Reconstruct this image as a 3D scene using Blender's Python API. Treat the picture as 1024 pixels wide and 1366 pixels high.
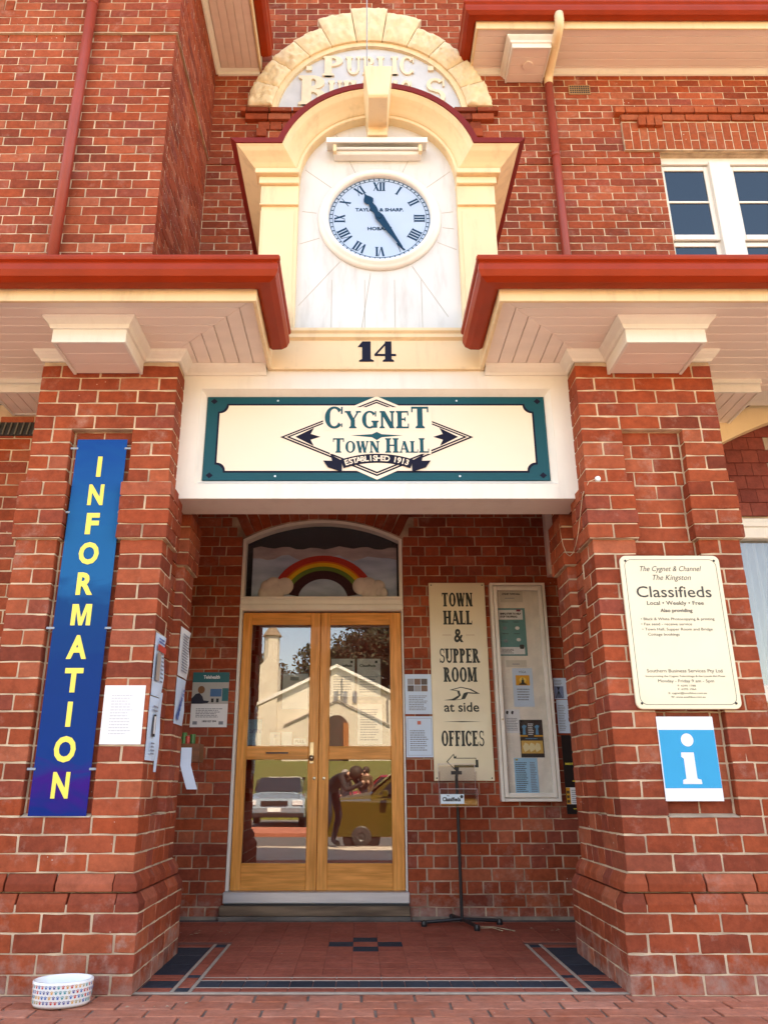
import bpy, bmesh, math, random
from mathutils import Vector, Matrix
R = math.radians
random.seed(7)
scene = bpy.context.scene
for o in list(bpy.data.objects): bpy.data.objects.remove(o)
COL = scene.collection

# ------------------------------------------------------------ camera
cam = bpy.data.cameras.new('camera'); cam_o = bpy.data.objects.new('camera', cam); COL.objects.link(cam_o)
cam_o.location = (0, 0, 0.915); cam_o.rotation_euler = (R(90+19.5), 0, 0)
cam.sensor_fit = 'VERTICAL'; cam.sensor_height = 36.0; cam.lens = 1035/1366*36.0
cam.shift_x = 30/1366; cam.clip_start = 0.05; cam.clip_end = 2000
scene.camera = cam_o
# ------------------------------------------------------------ world, sun, exposure
SUN_EL, SUN_ROT = 55, 14
w = bpy.data.worlds.new('World'); scene.world = w; w.use_nodes = True
nt = w.node_tree; bg = nt.nodes['Background']
sky = nt.nodes.new('ShaderNodeTexSky'); sky.sky_type = 'NISHITA'; sky.sun_disc = False
sky.sun_elevation = R(SUN_EL); sky.sun_rotation = R(SUN_ROT); sky.air_density = 1.0; sky.dust_density = 1.5
nt.links.new(sky.outputs[0], bg.inputs[0]); bg.inputs[1].default_value = 0.15
sl = bpy.data.lights.new('sun', 'SUN'); sl.energy = 5.0; sl.angle = R(0.5); sl.color = (1, .95, .87)
so = bpy.data.objects.new('sun', sl); COL.objects.link(so)
sd = Vector((math.sin(R(SUN_ROT))*math.cos(R(SUN_EL)), math.cos(R(SUN_ROT))*math.cos(R(SUN_EL)), math.sin(R(SUN_EL))))
so.rotation_euler = sd.to_track_quat('Z', 'Y').to_euler()
vs = scene.view_settings
scene.display_settings.display_device = 'sRGB'
vs.view_transform = 'Standard'; vs.look = 'None'; vs.gamma = 1; vs.use_curve_mapping = False
vs.exposure = 2.72
vs.use_white_balance = True; vs.white_balance_temperature = 9000; vs.white_balance_tint = 15

# ------------------------------------------------------------ materials
MATS = {}
def lin(c):
    if isinstance(c, str):
        c = tuple(int(c[i:i+2], 16)/255 for i in (0, 2, 4))
        c = tuple(x/12.92 if x <= .04045 else ((x+.055)/1.055)**2.4 for x in c)
    return c
def N(m, t, **k):
    n = m.node_tree.nodes.new(t)
    for a, b in k.items(): setattr(n, a, b)
    return n
def mat(name, col, rough=.6, var=0.12, scale=6., bump=0., bscale=60., metal=0., col2=None, spec=.5, rand=0., stretch=None, detail=6, dirt=0., coat=0.):
    """procedural: base colour broken by two noises, optional per-object variation, fine bump"""
    if name in MATS: return MATS[name]
    m = bpy.data.materials.new(name); m.use_nodes = True; MATS[name] = m
    L = m.node_tree.links; p = m.node_tree.nodes['Principled BSDF']
    col = lin(col); c2 = lin(col2) if col2 else tuple(x*(1-2.2*var) for x in col)
    tc = N(m, 'ShaderNodeTexCoord'); mp = N(m, 'ShaderNodeMapping')
    L.new(tc.outputs['Object'], mp.inputs[0])
    if stretch: mp.inputs['Scale'].default_value = stretch
    oi = N(m, 'ShaderNodeObjectInfo')
    ad = N(m, 'ShaderNodeVectorMath', operation='ADD'); sc = N(m, 'ShaderNodeVectorMath', operation='SCALE')
    L.new(oi.outputs['Random'], sc.inputs['Scale']); sc.inputs[0].default_value = (31, 17, 53)
    L.new(mp.outputs[0], ad.inputs[0]); L.new(sc.outputs[0], ad.inputs[1])
    nz = N(m, 'ShaderNodeTexNoise'); nz.inputs['Scale'].default_value = scale; nz.inputs['Detail'].default_value = detail
    L.new(ad.outputs[0], nz.inputs['Vector'])
    rp = N(m, 'ShaderNodeValToRGB'); rp.color_ramp.elements[0].position = .35; rp.color_ramp.elements[1].position = .68
    rp.color_ramp.elements[0].color = (*c2, 1); rp.color_ramp.elements[1].color = (*col, 1)
    L.new(nz.outputs[0], rp.inputs[0]); out = rp.outputs[0]
    if dirt:
        n3 = N(m, 'ShaderNodeTexNoise'); n3.inputs['Scale'].default_value = 1.7; n3.inputs['Detail'].default_value = 9; n3.inputs['Roughness'].default_value = .7
        m9 = N(m, 'ShaderNodeMapping'); m9.inputs['Scale'].default_value = (5, 5, .9); L.new(ad.outputs[0], m9.inputs[0]); L.new(m9.outputs[0], n3.inputs['Vector'])
        mr = N(m, 'ShaderNodeMapRange'); mr.inputs[1].default_value = .52; mr.inputs[2].default_value = .75; mr.inputs[4].default_value = dirt
        L.new(n3.outputs[0], mr.inputs[0])
        mx = N(m, 'ShaderNodeMix', data_type='RGBA'); L.new(mr.outputs[0], mx.inputs[0]); L.new(out, mx.inputs[6])
        mx.inputs[7].default_value = (.22, .15, .09, 1); out = mx.outputs[2]
    if rand:
        hs = N(m, 'ShaderNodeHueSaturation'); mr = N(m, 'ShaderNodeMapRange'); mr.inputs[3].default_value = 1-rand; mr.inputs[4].default_value = 1+rand
        L.new(oi.outputs['Random'], mr.inputs[0]); L.new(mr.outputs[0], hs.inputs['Value']); L.new(out, hs.inputs['Color']); out = hs.outputs[0]
    L.new(out, p.inputs['Base Color'])
    p.inputs['Roughness'].default_value = rough; p.inputs['Metallic'].default_value = metal
    p.inputs['Specular IOR Level'].default_value = spec; p.inputs['Coat Weight'].default_value = coat
    if bump:
        n2 = N(m, 'ShaderNodeTexNoise'); n2.inputs['Scale'].default_value = bscale; n2.inputs['Detail'].default_value = 8
        L.new(ad.outputs[0], n2.inputs['Vector'])
        b = N(m, 'ShaderNodeBump'); b.inputs['Strength'].default_value = bump; b.inputs['Distance'].default_value = .004
        L.new(n2.outputs[0], b.inputs['Height']); L.new(b.outputs[0], p.inputs['Normal'])
    return m
def brick_mat(name, cols, grime=.40, salt=.55):
    m = bpy.data.materials.new(name); m.use_nodes = True; MATS[name] = m
    L = m.node_tree.links; p = m.node_tree.nodes['Principled BSDF']
    tc = N(m, 'ShaderNodeTexCoord'); oi = N(m, 'ShaderNodeObjectInfo'); ge = N(m, 'ShaderNodeNewGeometry')
    a = N(m, 'ShaderNodeMath', operation='ADD'); f = N(m, 'ShaderNodeMath', operation='FRACT')
    L.new(oi.outputs['Random'], a.inputs[0]); L.new(ge.outputs['Random Per Island'], a.inputs[1]); L.new(a.outputs[0], f.inputs[0])
    rp = N(m, 'ShaderNodeValToRGB'); rp.color_ramp.interpolation = 'LINEAR'
    el = rp.color_ramp.elements; el[0].color = (*lin(cols[0]), 1); el[1].color = (*lin(cols[-1]), 1)
    for i, c in enumerate(cols[1:-1]):
        e = el.new((i+1)/(len(cols)-1)); e.color = (*lin(c), 1)
    L.new(f.outputs[0], rp.inputs[0])
    vm = N(m, 'ShaderNodeVectorMath', operation='ADD'); sc = N(m, 'ShaderNodeVectorMath', operation='SCALE'); sc.inputs[0].default_value = (13, 29, 7)
    L.new(f.outputs[0], sc.inputs['Scale']); L.new(ge.outputs['Position'], vm.inputs[0]); L.new(sc.outputs[0], vm.inputs[1])
    nz = N(m, 'ShaderNodeTexNoise'); nz.inputs['Scale'].default_value = 22; nz.inputs['Detail'].default_value = 10; nz.inputs['Roughness'].default_value = .7
    L.new(vm.outputs[0], nz.inputs['Vector'])
    mr = N(m, 'ShaderNodeMapRange'); mr.inputs[1].default_value = .3; mr.inputs[2].default_value = .7; mr.inputs[3].default_value = .72; mr.inputs[4].default_value = 1.18
    L.new(nz.outputs[0], mr.inputs[0])
    ns = N(m, 'ShaderNodeTexNoise'); ns.inputs['Scale'].default_value = 1.3; ns.inputs['Detail'].default_value = 8; ns.inputs['Roughness'].default_value = .65; L.new(ge.outputs['Position'], ns.inputs['Vector'])
    ms = N(m, 'ShaderNodeMapRange'); ms.inputs[1].default_value = .35; ms.inputs[2].default_value = .65; ms.inputs[3].default_value = .82; ms.inputs[4].default_value = 1.10; L.new(ns.outputs[0], ms.inputs[0])
    mm = N(m, 'ShaderNodeMath', operation='MULTIPLY'); L.new(mr.outputs[0], mm.inputs[0]); L.new(ms.outputs[0], mm.inputs[1])
    hs = N(m, 'ShaderNodeHueSaturation'); L.new(rp.outputs[0], hs.inputs['Color']); L.new(mm.outputs[0], hs.inputs['Value'])
    # pale efflorescence / lime smears
    n2 = N(m, 'ShaderNodeTexNoise'); n2.inputs['Scale'].default_value = 4.5; n2.inputs['Detail'].default_value = 12; n2.inputs['Roughness'].default_value = .75
    L.new(ge.outputs['Position'], n2.inputs['Vector'])
    m2 = N(m, 'ShaderNodeMapRange'); m2.inputs[1].default_value = .56; m2.inputs[2].default_value = .74; m2.inputs[4].default_value = grime
    L.new(n2.outputs[0], m2.inputs[0])
    mx = N(m, 'ShaderNodeMix', data_type='RGBA'); L.new(m2.outputs[0], mx.inputs[0]); L.new(hs.outputs[0], mx.inputs[6]); mx.inputs[7].default_value = (.50, .34, .28, 1)
    # small mortar specks
    n3 = N(m, 'ShaderNodeTexVoronoi'); n3.inputs['Scale'].default_value = 26; L.new(vm.outputs[0], n3.inputs['Vector'])
    n4 = N(m, 'ShaderNodeTexNoise'); n4.inputs['Scale'].default_value = 3; L.new(vm.outputs[0], n4.inputs['Vector'])
    sm = N(m, 'ShaderNodeMath', operation='ADD'); L.new(n3.outputs['Distance'], sm.inputs[0]); L.new(n4.outputs[0], sm.inputs[1])
    m3 = N(m, 'ShaderNodeMapRange'); m3.inputs[1].default_value = .42; m3.inputs[2].default_value = .38; m3.inputs[4].default_value = .8
    L.new(sm.outputs[0], m3.inputs[0])
    mx2 = N(m, 'ShaderNodeMix', data_type='RGBA'); L.new(m3.outputs[0], mx2.inputs[0]); L.new(mx.outputs[2], mx2.inputs[6]); mx2.inputs[7].default_value = (.6, .5, .42, 1)
    sp_ = N(m, 'ShaderNodeSeparateXYZ'); L.new(ge.outputs['Position'], sp_.inputs[0])
    m5 = N(m, 'ShaderNodeMapRange'); m5.inputs[1].default_value = .32; m5.inputs[2].default_value = .02; m5.inputs[4].default_value = .30; L.new(sp_.outputs[2], m5.inputs[0])
    n6 = N(m, 'ShaderNodeTexNoise'); n6.inputs['Scale'].default_value = 9; n6.inputs['Detail'].default_value = 10; n6.inputs['Roughness'].default_value = .7; L.new(ge.outputs['Position'], n6.inputs['Vector'])
    a6 = N(m, 'ShaderNodeMath', operation='ADD'); L.new(m5.outputs[0], a6.inputs[0]); L.new(n6.outputs[0], a6.inputs[1])
    m7 = N(m, 'ShaderNodeMapRange'); m7.inputs[1].default_value = .66; m7.inputs[2].default_value = .95; m7.inputs[4].default_value = salt; L.new(a6.outputs[0], m7.inputs[0])
    mx3 = N(m, 'ShaderNodeMix', data_type='RGBA'); L.new(m7.outputs[0], mx3.inputs[0]); L.new(mx2.outputs[2], mx3.inputs[6]); mx3.inputs[7].default_value = (.42, .33, .28, 1); mx2 = mx3
    L.new(mx2.outputs[2], p.inputs['Base Color'])
    p.inputs['Roughness'].default_value = .78; p.inputs['Specular IOR Level'].default_value = .15
    bm_ = N(m, 'ShaderNodeBump'); bm_.inputs['Strength'].default_value = .55; bm_.inputs['Distance'].default_value = .004
    nb = N(m, 'ShaderNodeTexNoise'); nb.inputs['Scale'].default_value = 55; nb.inputs['Detail'].default_value = 8; L.new(vm.outputs[0], nb.inputs['Vector'])
    L.new(nb.outputs[0], bm_.inputs['Height']); L.new(bm_.outputs[0], p.inputs['Normal'])
    return m
M_BRICK = brick_mat('face_brick', [(.20, .042, .024), (.31, .062, .028), (.38, .082, .036), (.24, .046, .022), (.35, .066, .025), (.42, .112, .056), (.27, .060, .038), (.34, .062, .022)])
M_RUB = brick_mat('rubbed_brick', [(.36, .075, .028), (.42, .10, .040), (.33, .065, .025), (.40, .11, .050)], .15)
M_PAVER = brick_mat('clay_paver', [(.48, .15, .085), (.54, .185, .11), (.42, .12, .065), (.58, .22, .14)], .2, .12)
M_TILE = brick_mat('red_floor_tile', [(.36, .090, .056), (.40, .108, .066), (.33, .080, .048)], .16, .0)
M_DTILE = brick_mat('blue_black_floor_tile', [(.032, .040, .052), (.045, .053, .066), (.026, .033, .045)], .10, .0)
M_HUNG = brick_mat('hung_wall_tile', [(.20, .045, .034), (.25, .062, .045), (.17, .038, .030)], .12)
M_MORTAR = mat('mortar', (.70, .53, .36), .9, .22, 7, .8, 120, col2=(.40, .28, .19))
M_MORTAR2 = mat('porch_shade_mortar', (.58, .40, .28), .9, .25, 7, .8, 120, col2=(.24, .15, .10))  # darker mortar copy: the porch interior's shade is put into its colour
M_DMORTAR = mat('grey_mortar', (.30, .22, .17), .9, .2, 9, .8, 120)
M_CREAM = mat('cream_paint', (.82, .62, .37), .5, .035, 3, .12, 40, dirt=.32)
M_WHITE = mat('white_paint', (.80, .76, .69), .5, .03, 3, .12, 40, dirt=.14)
M_PANEL = mat('white_sheet_panel', (.66, .65, .63), .45, .03, 2, .06, 30, dirt=.30)
M_SOFFIT = mat('soffit_paint', (.87, .74, .65), .55, .04, 4, .1, 50, stretch=(.3, 2, 2))
M_RED = mat('red_metal_paint', (.34, .032, .007), .42, .08, 5, .05, 30, spec=.22)
M_PIPE = mat('dull_red_pipe_paint', (.34, .045, .022), .5, .07, 4, .06, 30)
M_TRIM = mat('maroon_trim', (.19, .012, .008), .5, .06, 5, spec=.2)
M_TEAL = mat('teal_sign_paint', (.0, .075, .10), .45, .05, 2, spec=.2)
M_NAVY = mat('navy_sign_paint', (.006, .006, .022), .5, .05, 2, spec=.15)
M_SIGNCREAM = mat('sign_cream', (.84, .70, .55), .4, .02, 1.5)
M_STONE = mat('painted_rock_faced_stone', (.82, .64, .40), .8, .06, 14, .9, 30, dirt=.22)
M_LETTER = mat('raised_letter_cream', (.80, .68, .50), .7, .05, 12, .4, 60)
M_DIAL = mat('clock_dial', (.40, .52, .68), .25, .04, 2, coat=.3)
M_NUM = mat('blue_numeral', (.001, .036, .085), .5, .03, 3, spec=.15)
M_TIMBER = mat('varnished_timber', (.90, .38, .10), .4, .16, 5, .15, 30, stretch=(9, 9, .7), col2=(.60, .23, .045), coat=.1, spec=.25)
M_TIMBERH = mat('varnished_timber_rail', (.88, .36, .09), .4, .16, 5, .15, 30, stretch=(.7, 9, 9), col2=(.58, .22, .04), coat=.1, spec=.25)
M_STEP = mat('weathered_step_timber', (.24, .16, .10), .8, .2, 5, .5, 40, stretch=(.5, 6, 6), col2=(.09, .055, .035))
M_ALU = mat('aluminium', (.74, .78, .82), .28, .10, 5, .05, 30, metal=.5, stretch=(.5, 4, 4))
M_BRASS = mat('brass', (.55, .45, .30), .3, .1, 9, metal=.9)
M_BLACK = mat('black_metal', (.018, .016, .017), .45, .05, 5)
M_CONC = mat('grey_concrete', (.17, .14, .12), .9, .2, 4, .6, 60)
M_INK = mat('black_ink', (.02, .02, .022), .6, .02, 3)
M_GREY = mat('grey_ink', (.22, .24, .28), .6, .02, 3)
M_PAPER = mat('white_paper', (.78, .79, .80), .6, .02, 2)
M_BPAPER = mat('bluish_paper', (.58, .72, .88), .5, .03, 2)
M_SKYPAPER = mat('sky_blue_paper', (.32, .60, .80), .5, .03, 2)
M_YELLOW = mat('yellow_letter', (.90, .74, .10), .4, .02, 2)
M_TILEWHITE = mat('cream_tile_strip', (.46, .37, .29), .7, .1, 20, .2, 50)
def plain(name, c, r=.5, **k): return mat(name, c, r, .04, 3, **k)
# gradient print of the long information board
def info_mat():
    m = bpy.data.materials.new('blue_print'); m.use_nodes = True; L = m.node_tree.links; p = m.node_tree.nodes['Principled BSDF']
    tc = N(m, 'ShaderNodeTexCoord'); sx = N(m, 'ShaderNodeSeparateXYZ'); L.new(tc.outputs['Object'], sx.inputs[0])
    nz = N(m, 'ShaderNodeTexNoise'); nz.inputs['Scale'].default_value = 1.0; nz.inputs['Distortion'].default_value = 1.5
    mp = N(m, 'ShaderNodeMapping'); mp.inputs['Scale'].default_value = (2.5, 1, 7); L.new(tc.outputs['Object'], mp.inputs[0]); L.new(mp.outputs[0], nz.inputs['Vector'])
    a = N(m, 'ShaderNodeMath', operation='MULTIPLY_ADD'); L.new(nz.outputs[0], a.inputs[0]); a.inputs[1].default_value = .38; L.new(sx.outputs[2], a.inputs[2])
    mr = N(m, 'ShaderNodeMapRange'); mr.inputs[1].default_value = .19; mr.inputs[2].default_value = 2.27; L.new(a.outputs[0], mr.inputs[0])
    rp = N(m, 'ShaderNodeValToRGB'); el = rp.color_ramp.elements
    el[0].position = 0; el[0].color = (.0, .020, .17, 1); el[1].position = 1; el[1].color = (.0, .060, .27, 1)
    for ps, c in ((.06, (.04, .008, .18)), (.12, (.0, .034, .19)), (.35, (.0, .034, .17)), (.52, (.0, .050, .18)), (.60, (.0, .11, .29)), (.75, (.0, .11, .29))):
        e = el.new(ps); e.color = (*c, 1)
    L.new(mr.outputs[0], rp.inputs[0]); L.new(rp.outputs[0], p.inputs['Base Color']); p.inputs['Roughness'].default_value = .3; p.inputs['Specular IOR Level'].default_value = .06
    return m
M_INFO = info_mat()
def glass_mat(name, refl=.5, tint=(.02, .02, .02), gc=(.95, .97, 1), wav=.05):
    m = bpy.data.materials.new(name); m.use_nodes = True; nt = m.node_tree; L = nt.links
    for n in list(nt.nodes): nt.nodes.remove(n)
    o = nt.nodes.new('ShaderNodeOutputMaterial'); mix = nt.nodes.new('ShaderNodeMixShader'); g = nt.nodes.new('ShaderNodeBsdfGlossy'); t = nt.nodes.new('ShaderNodeBsdfTransparent')
    g.inputs['Roughness'].default_value = .0; g.inputs['Color'].default_value = (*gc, 1); t.inputs['Color'].default_value = (*tint, 1)
    mix.inputs[0].default_value = refl
    nz = nt.nodes.new('ShaderNodeTexNoise'); nz.inputs['Scale'].default_value = 1.3; tc = nt.nodes.new('ShaderNodeTexCoord'); L.new(tc.outputs['Object'], nz.inputs['Vector'])
    b = nt.nodes.new('ShaderNodeBump'); b.inputs['Strength'].default_value = wav; b.inputs['Distance'].default_value = .004; L.new(nz.outputs[0], b.inputs['Height']); L.new(b.outputs[0], g.inputs['Normal'])
    L.new(t.outputs[0], mix.inputs[1]); L.new(g.outputs[0], mix.inputs[2]); L.new(mix.outputs[0], o.inputs[0]); MATS[name] = m
    return m
M_GLASS = glass_mat('door_glass', .09, (.78, .78, .76))
M_WGLASS = glass_mat('window_glass', .08, (.3, .34, .36), (.72, .90, 1), .35)
M_CGLASS = glass_mat('cabinet_glass', .05, (.97, .97, .97))
M_ACRYL = glass_mat('clear_acrylic', .05, (.90, .87, .87))

# ------------------------------------------------------------ builders
OFF = {}
def tag(o, label=None, cat=None, group=None, kind=None):
    if label: o['label'] = label
    if cat: o['category'] = cat
    if group: o['group'] = group
    if kind: o['kind'] = kind
    return o
def thing(name, label=None, cat=None, loc=(0, 0, 0), group=None, kind=None):
    o = bpy.data.objects.new(name, None); COL.objects.link(o); o.location = loc; o.empty_display_size = .1
    OFF[o.name] = Vector(loc); tag(o, label, cat, group, kind); return o
class MB:
    def __init__(s): s.v = []; s.f = []
    def box(s, x0, x1, y0, y1, z0, z1):
        n = len(s.v); s.v += [(x, y, z) for z in (z0, z1) for y in (y0, y1) for x in (x0, x1)]
        s.f += [tuple(n+i for i in q) for q in ((0, 2, 3, 1), (4, 5, 7, 6), (0, 1, 5, 4), (2, 6, 7, 3), (0, 4, 6, 2), (1, 3, 7, 5))]; return s
    def prism(s, pts, a, b, axis='y'):
        """polygon pts extruded from a to b along axis; pts are the two other coordinates"""
        n = len(s.v); k = len(pts)
        ar = sum(pts[i][0]*pts[(i+1) % k][1]-pts[(i+1) % k][0]*pts[i][1] for i in range(k))
        if ar < 0: pts = pts[::-1]
        for c in (a, b):
            for p in pts: s.v.append({'y': (p[0], c, p[1]), 'x': (c, p[0], p[1]), 'z': (p[0], p[1], c)}[axis])
        fl = (axis == 'y') ^ (b < a)
        fs = [tuple(n+i for i in range(k)[::-1]), tuple(n+k+i for i in range(k))] + [(n+i, n+(i+1) % k, n+k+(i+1) % k, n+k+i) for i in range(k)]
        s.f += [tuple(q[::-1]) for q in fs] if fl else fs; return s
    def tube(s, pts, r, seg=12, cap=True):
        pts = [Vector(p) for p in pts]; n = len(s.v); up = None
        for i, p in enumerate(pts):
            d = (pts[min(i+1, len(pts)-1)]-pts[max(i-1, 0)]).normalized()
            if up is None: up = Vector((0, 0, 1)) if abs(d.z) < .9 else Vector((0, 1, 0))
            a = d.cross(up).normalized(); b = a.cross(d).normalized(); up = b
            rr = r[i] if isinstance(r, (list, tuple)) else r
            for k in range(seg):
                t = 2*math.pi*k/seg; s.v.append(tuple(p+a*rr*math.cos(t)+b*rr*math.sin(t)))
        for i in range(len(pts)-1):
            for k in range(seg):
                k2 = (k+1) % seg; s.f.append((n+i*seg+k, n+(i+1)*seg+k, n+(i+1)*seg+k2, n+i*seg+k2))
        if cap: s.f.append(tuple(n+k for k in range(seg))); s.f.append(tuple(n+(len(pts)-1)*seg+k for k in range(seg))[::-1])
        return s
    def lathe(s, prof, c=(0, 0, 0), seg=32, axis='z', sx=1, sy=1):
        n = len(s.v)
        for r, h in prof:
            for k in range(seg):
                t = 2*math.pi*k/seg; a, b = r*math.cos(t)*sx, r*math.sin(t)*sy
                s.v.append((c[0]+a, c[1]+b, c[2]+h) if axis == 'z' else (c[0]+a, c[1]-h, c[2]+b))
        for i in range(len(prof)-1):
            for k in range(seg):
                k2 = (k+1) % seg; s.f.append((n+i*seg+k, n+i*seg+k2, n+(i+1)*seg+k2, n+(i+1)*seg+k))
        return s
    def grid(s, rows, closed=False):
        n = len(s.v); k = len(rows[0])
        for r in rows: s.v += [tuple(p) for p in r]
        for i in range(len(rows)-1):
            for j in range(k if closed else k-1):
                j2 = (j+1) % k; s.f.append((n+i*k+j, n+i*k+j2, n+(i+1)*k+j2, n+(i+1)*k+j))
        return s
    def mesh(s, name, m, off=Vector((0, 0, 0)), bevel=0, smooth=False, fixn=True):
        me = bpy.data.meshes.new(name); me.from_pydata([tuple(Vector(v)-off) for v in s.v], [], s.f)
        if bevel or fixn:
            bm = bmesh.new(); bm.from_mesh(me)
            if fixn: bmesh.ops.recalc_face_normals(bm, faces=bm.faces)
            if bevel:
                ed = [e for e in bm.edges if len(e.link_faces) == 2 and e.calc_face_angle(0) > .5]
                bmesh.ops.bevel(bm, geom=ed, offset=bevel, segments=1, affect='EDGES')
            bm.to_mesh(me); bm.free()
        me.materials.append(m)
        if smooth: me.polygons.foreach_set('use_smooth', [True]*len(me.polygons))
        return me
    def build(s, name, m, parent=None, bevel=0, smooth=False, fixn=True):
        off = Vector((0, 0, 0))
        if parent is not None:
            p = parent
            while p is not None: off = off+OFF.get(p.name, Vector()); p = p.parent
        else:
            xs = list(zip(*s.v)); off = Vector(((min(xs[0])+max(xs[0]))/2, (min(xs[1])+max(xs[1]))/2, min(xs[2])))
        o = bpy.data.objects.new(name, s.mesh(name, m, off, bevel, smooth, fixn)); COL.objects.link(o)
        if parent is not None: o.parent = parent
        else: o.location = off; OFF[o.name] = off
        return o
def box(name, m, parent, x0, x1, y0, y1, z0, z1, bevel=.003): return MB().box(x0, x1, y0, y1, z0, z1).build(name, m, parent, bevel)

# text (flat lettering lies in the local x-z plane, facing -y)
def text_mesh(s, size, bold=0., extrude=.001, shear=0., spacing=1.):
    c = bpy.data.curves.new('t', 'FONT'); c.body = s; c.size = size; c.offset = bold; c.extrude = extrude; c.shear = shear
    c.space_character = spacing; c.resolution_u = 3; c.align_x = 'LEFT'
    o = bpy.data.objects.new('t', c); COL.objects.link(o)
    me = bpy.data.meshes.new_from_object(o.evaluated_get(bpy.context.evaluated_depsgraph_get()))
    bpy.data.objects.remove(o); bpy.data.curves.remove(c); return me
def text(name, s, m, parent, cx, z, h, width=None, y=0., bold=0., extrude=.0008, shear=0., spacing=1., ang=0.):
    """text centred at cx with its baseline at z, capital height h, squeezed to width; front at y-extrude"""
    me = text_mesh(s, h/.70, bold, extrude, shear, spacing)
    if not len(me.vertices): return None
    xs = [v.co.x for v in me.vertices]; x0, x1 = min(xs), max(xs); k = (width/(x1-x0)) if width else 1
    off = Vector()
    p = parent
    while p is not None: off = off+OFF.get(p.name, Vector()); p = p.parent
    ca, sa = math.cos(ang), math.sin(ang)
    for v in me.vertices:
        a = (v.co.x-(x0+x1)/2)*k; b = v.co.y
        v.co = Vector((cx+a*ca-b*sa, y-v.co.z-extrude, z+a*sa+b*ca))-off
    me.materials.clear(); me.materials.append(m)
    o = bpy.data.objects.new(name, me); COL.objects.link(o); o.parent = parent; return o
# bold serif capitals from strokes
class Serif:
    T = .235; t = .095; s = .085
    def __init__(s): s.q = []
    def H(s, x0, x1, z, w=None): w = w or s.t; s.q.append([(x0, z-w/2), (x1, z-w/2), (x1, z+w/2), (x0, z+w/2)])
    def V(s, x, w=None, z0=0, z1=1, a=1, b=1):
        w = w or s.T; s.q.append([(x-w/2, z0), (x+w/2, z0), (x+w/2, z1), (x-w/2, z1)])
        e = .085
        if a: s.q.append([(x-w/2-e, z0), (x+w/2+e, z0), (x+w/2+e, z0+s.s*.7), (x+w/2, z0+s.s*1.5), (x-w/2, z0+s.s*1.5), (x-w/2-e, z0+s.s*.7)])
        if b: s.q.append([(x-w/2-e, z1), (x-w/2-e, z1-s.s*.7), (x-w/2, z1-s.s*1.5), (x+w/2, z1-s.s*1.5), (x+w/2+e, z1-s.s*.7), (x+w/2+e, z1)])
    def D(s, x0, z0, x1, z1, w): s.q.append([(x0-w/2, z0), (x0+w/2, z0), (x1+w/2, z1), (x1-w/2, z1)])
    def A(s, cx, cz, rx, rz, a0, a1, wm=None, wn=None, n=14):
        wm = wm or s.T; wn = wn or s.t*1.1
        for i in range(n):
            pts = []
            for k, sg in ((i, 1), (i+1, 1), (i+1, -1), (i, -1)):
                a = R(a0+(a1-a0)*k/n); w = wn+(wm-wn)*math.cos(a)**2
                pts.append((cx+(rx-w/2+sg*w/2)*math.cos(a), cz+(rz-w/2+sg*w/2)*math.sin(a)))
            s.q.append(pts)
    def tip(s, x, z0, z1, w=.06): s.q.append([(x-w/2, z0), (x+w/2, z0), (x+w/2, z1), (x-w/2, z1)])
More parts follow.
